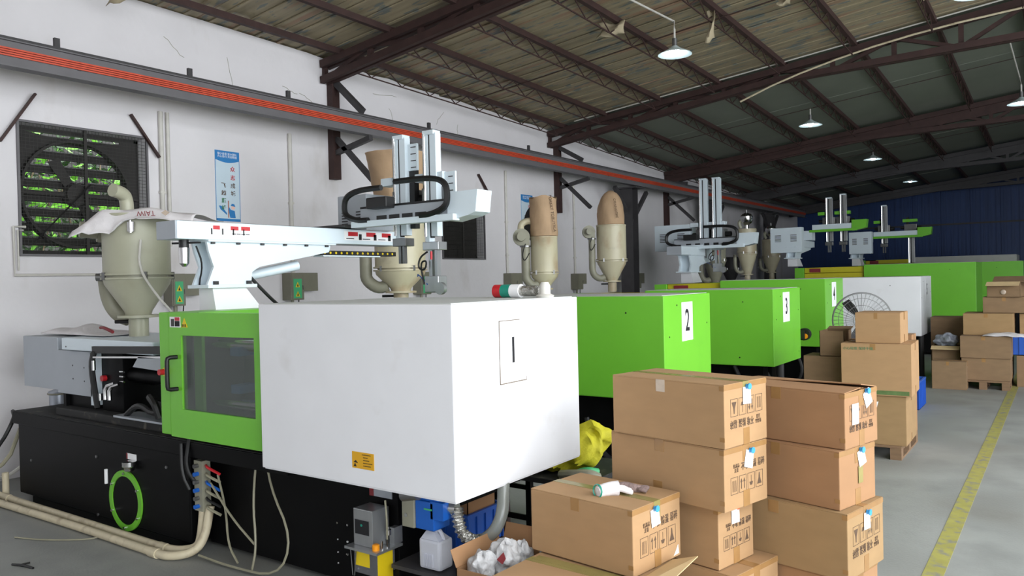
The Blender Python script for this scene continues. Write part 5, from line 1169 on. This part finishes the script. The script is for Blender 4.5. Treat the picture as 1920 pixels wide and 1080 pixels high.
# ---- far cartons at the right
G3 = 'far cartons at the right edge'
carton('lowest carton on the far pallet at the right', (-.63, 12.52), .58, .8, .305, .12, 0, C[3], end_tape=False, group=G3)
carton('middle carton on the far pallet with a white plastic bag lying on it', (-.62, 12.50), .60, .8, .30, .427, 0, C[3], end_tape=False, group=G3)
carton('third carton up on the far pallet at the right', (-.60, 12.72), .60, .6, .30, .729, 0, C[2], end_tape=False, group=G3)
carton('wide carton under the open one, high on the far pallet stack', (-.42, 12.9), .55, .45, .22, 1.032, 0, C[3], end_tape=False, group=G3)
ob2 = open_box('open carton with spread flaps on top of the far stack at the right', -.52, 12.85, .40, .4, .21, 1.254, -6, C[3], [('front', .10, -.05), ('back', .16, .07), ('right', .2, -.03)], group=G3)
MB().sphere((-.2, -.008, .07), .035, 1, .3, 1, 10).build('pale_mark', M_ctape).parent = ob2
carton('small square carton on the floor before the far pallet', (-1.13, 12.30), .42, .3, .385, 0, 1, C[3], end_tape=False, group=G3)
open_box('open carton with a silver grey bag in it, behind the small square carton', -1.24, 12.72, .36, .32, .56, 0, 0, C[3], [('front', .12, -.04)], group=G3)
crumple('plastic_bag', 'silver grey plastic bag bulging from an open far carton', 'plastic bag', (-1.42, 12.88, .54), .15, .13, .09, M_silverbag, 3)
carton('dull carton in the shadow behind the silver grey bag', (-1.22, 13.6), .5, .4, .93, 0, 0, C[3], tapes=False, group=G3)
carton('carton at the right edge of the picture low beside the far pallet', (-.18, 12.95), .4, .4, .435, 0, 0, C[3], end_tape=False, group=G3)
carton('carton above the blue crate at the right edge of the picture', (-.10, 13.0), .44, .4, .28, .735, 0, C[2], end_tape=False, group=G3)
wb_ = thing('plastic_bag', 'flat white plastic bag lying over the edge of the middle far carton', 'plastic bag', (-.75, 12.5, .73))
MB().grid(lambda u, v: (-.95+.58*u, 12.44+.26*v+.04*math.sin(u*5), .734+.045*math.sin(PI*u)**.7*math.sin(PI*v)**.5+(-.03*max(0, u-.75)*4)*(1-v)+.006*math.sin(u*17+v*9)), 18, 8).build('film', M_sack, wb_)
crumple('plastic_bag', 'small white bag hanging under the green housing marked 4 beside the fan', 'plastic bag', (-2.05, 9.35, .42), .08, .06, .13, M_sack, 4)
tag(box('bag_stand', (-2.25, 9.25, 0), (-1.9, 9.6, .42), M_black), 'dark bin under the small white bag near machine 4', 'bin')
m = MB(); m.cyl((-2.44, 8.95, .92), (-2.36, 8.95, .92), .08, 14); m.box((-2.48, 8.9, .84), (-2.42, 9.0, 1.0)); pv = m3
MB().cyl((-2.46, 9.22, .95), (-2.46, 9.30, .95), .07, 16).build('valve_body', M_blk, pv); MB().cyl((-2.44, 9.21, .93), (-2.44, 9.22, .93), .03, 12).build('yellow_cap', M_orangep, pv)
box('holder', (-2.50, 9.185, .9), (-2.44, 9.22, 1.0), M_blk, pv); m.b.free()
# reddish pot and clutter in the shadow beneath machine 5
for x, y, lab in ((-2.3, 6.3, 'coiled black hoses against the base of the machine marked 2'), (-2.25, 9.0, 'black hose loop below the housing marked 3')):
    tag(MB().tube([(x-.4, y-.5, .6), (x-.3, y-.6, .3), (x-.1, y-.55, .2), (x-.05, y-.5, .45)], .02, 8, 2).build('hose_loop', M_bcable), lab, 'hose')
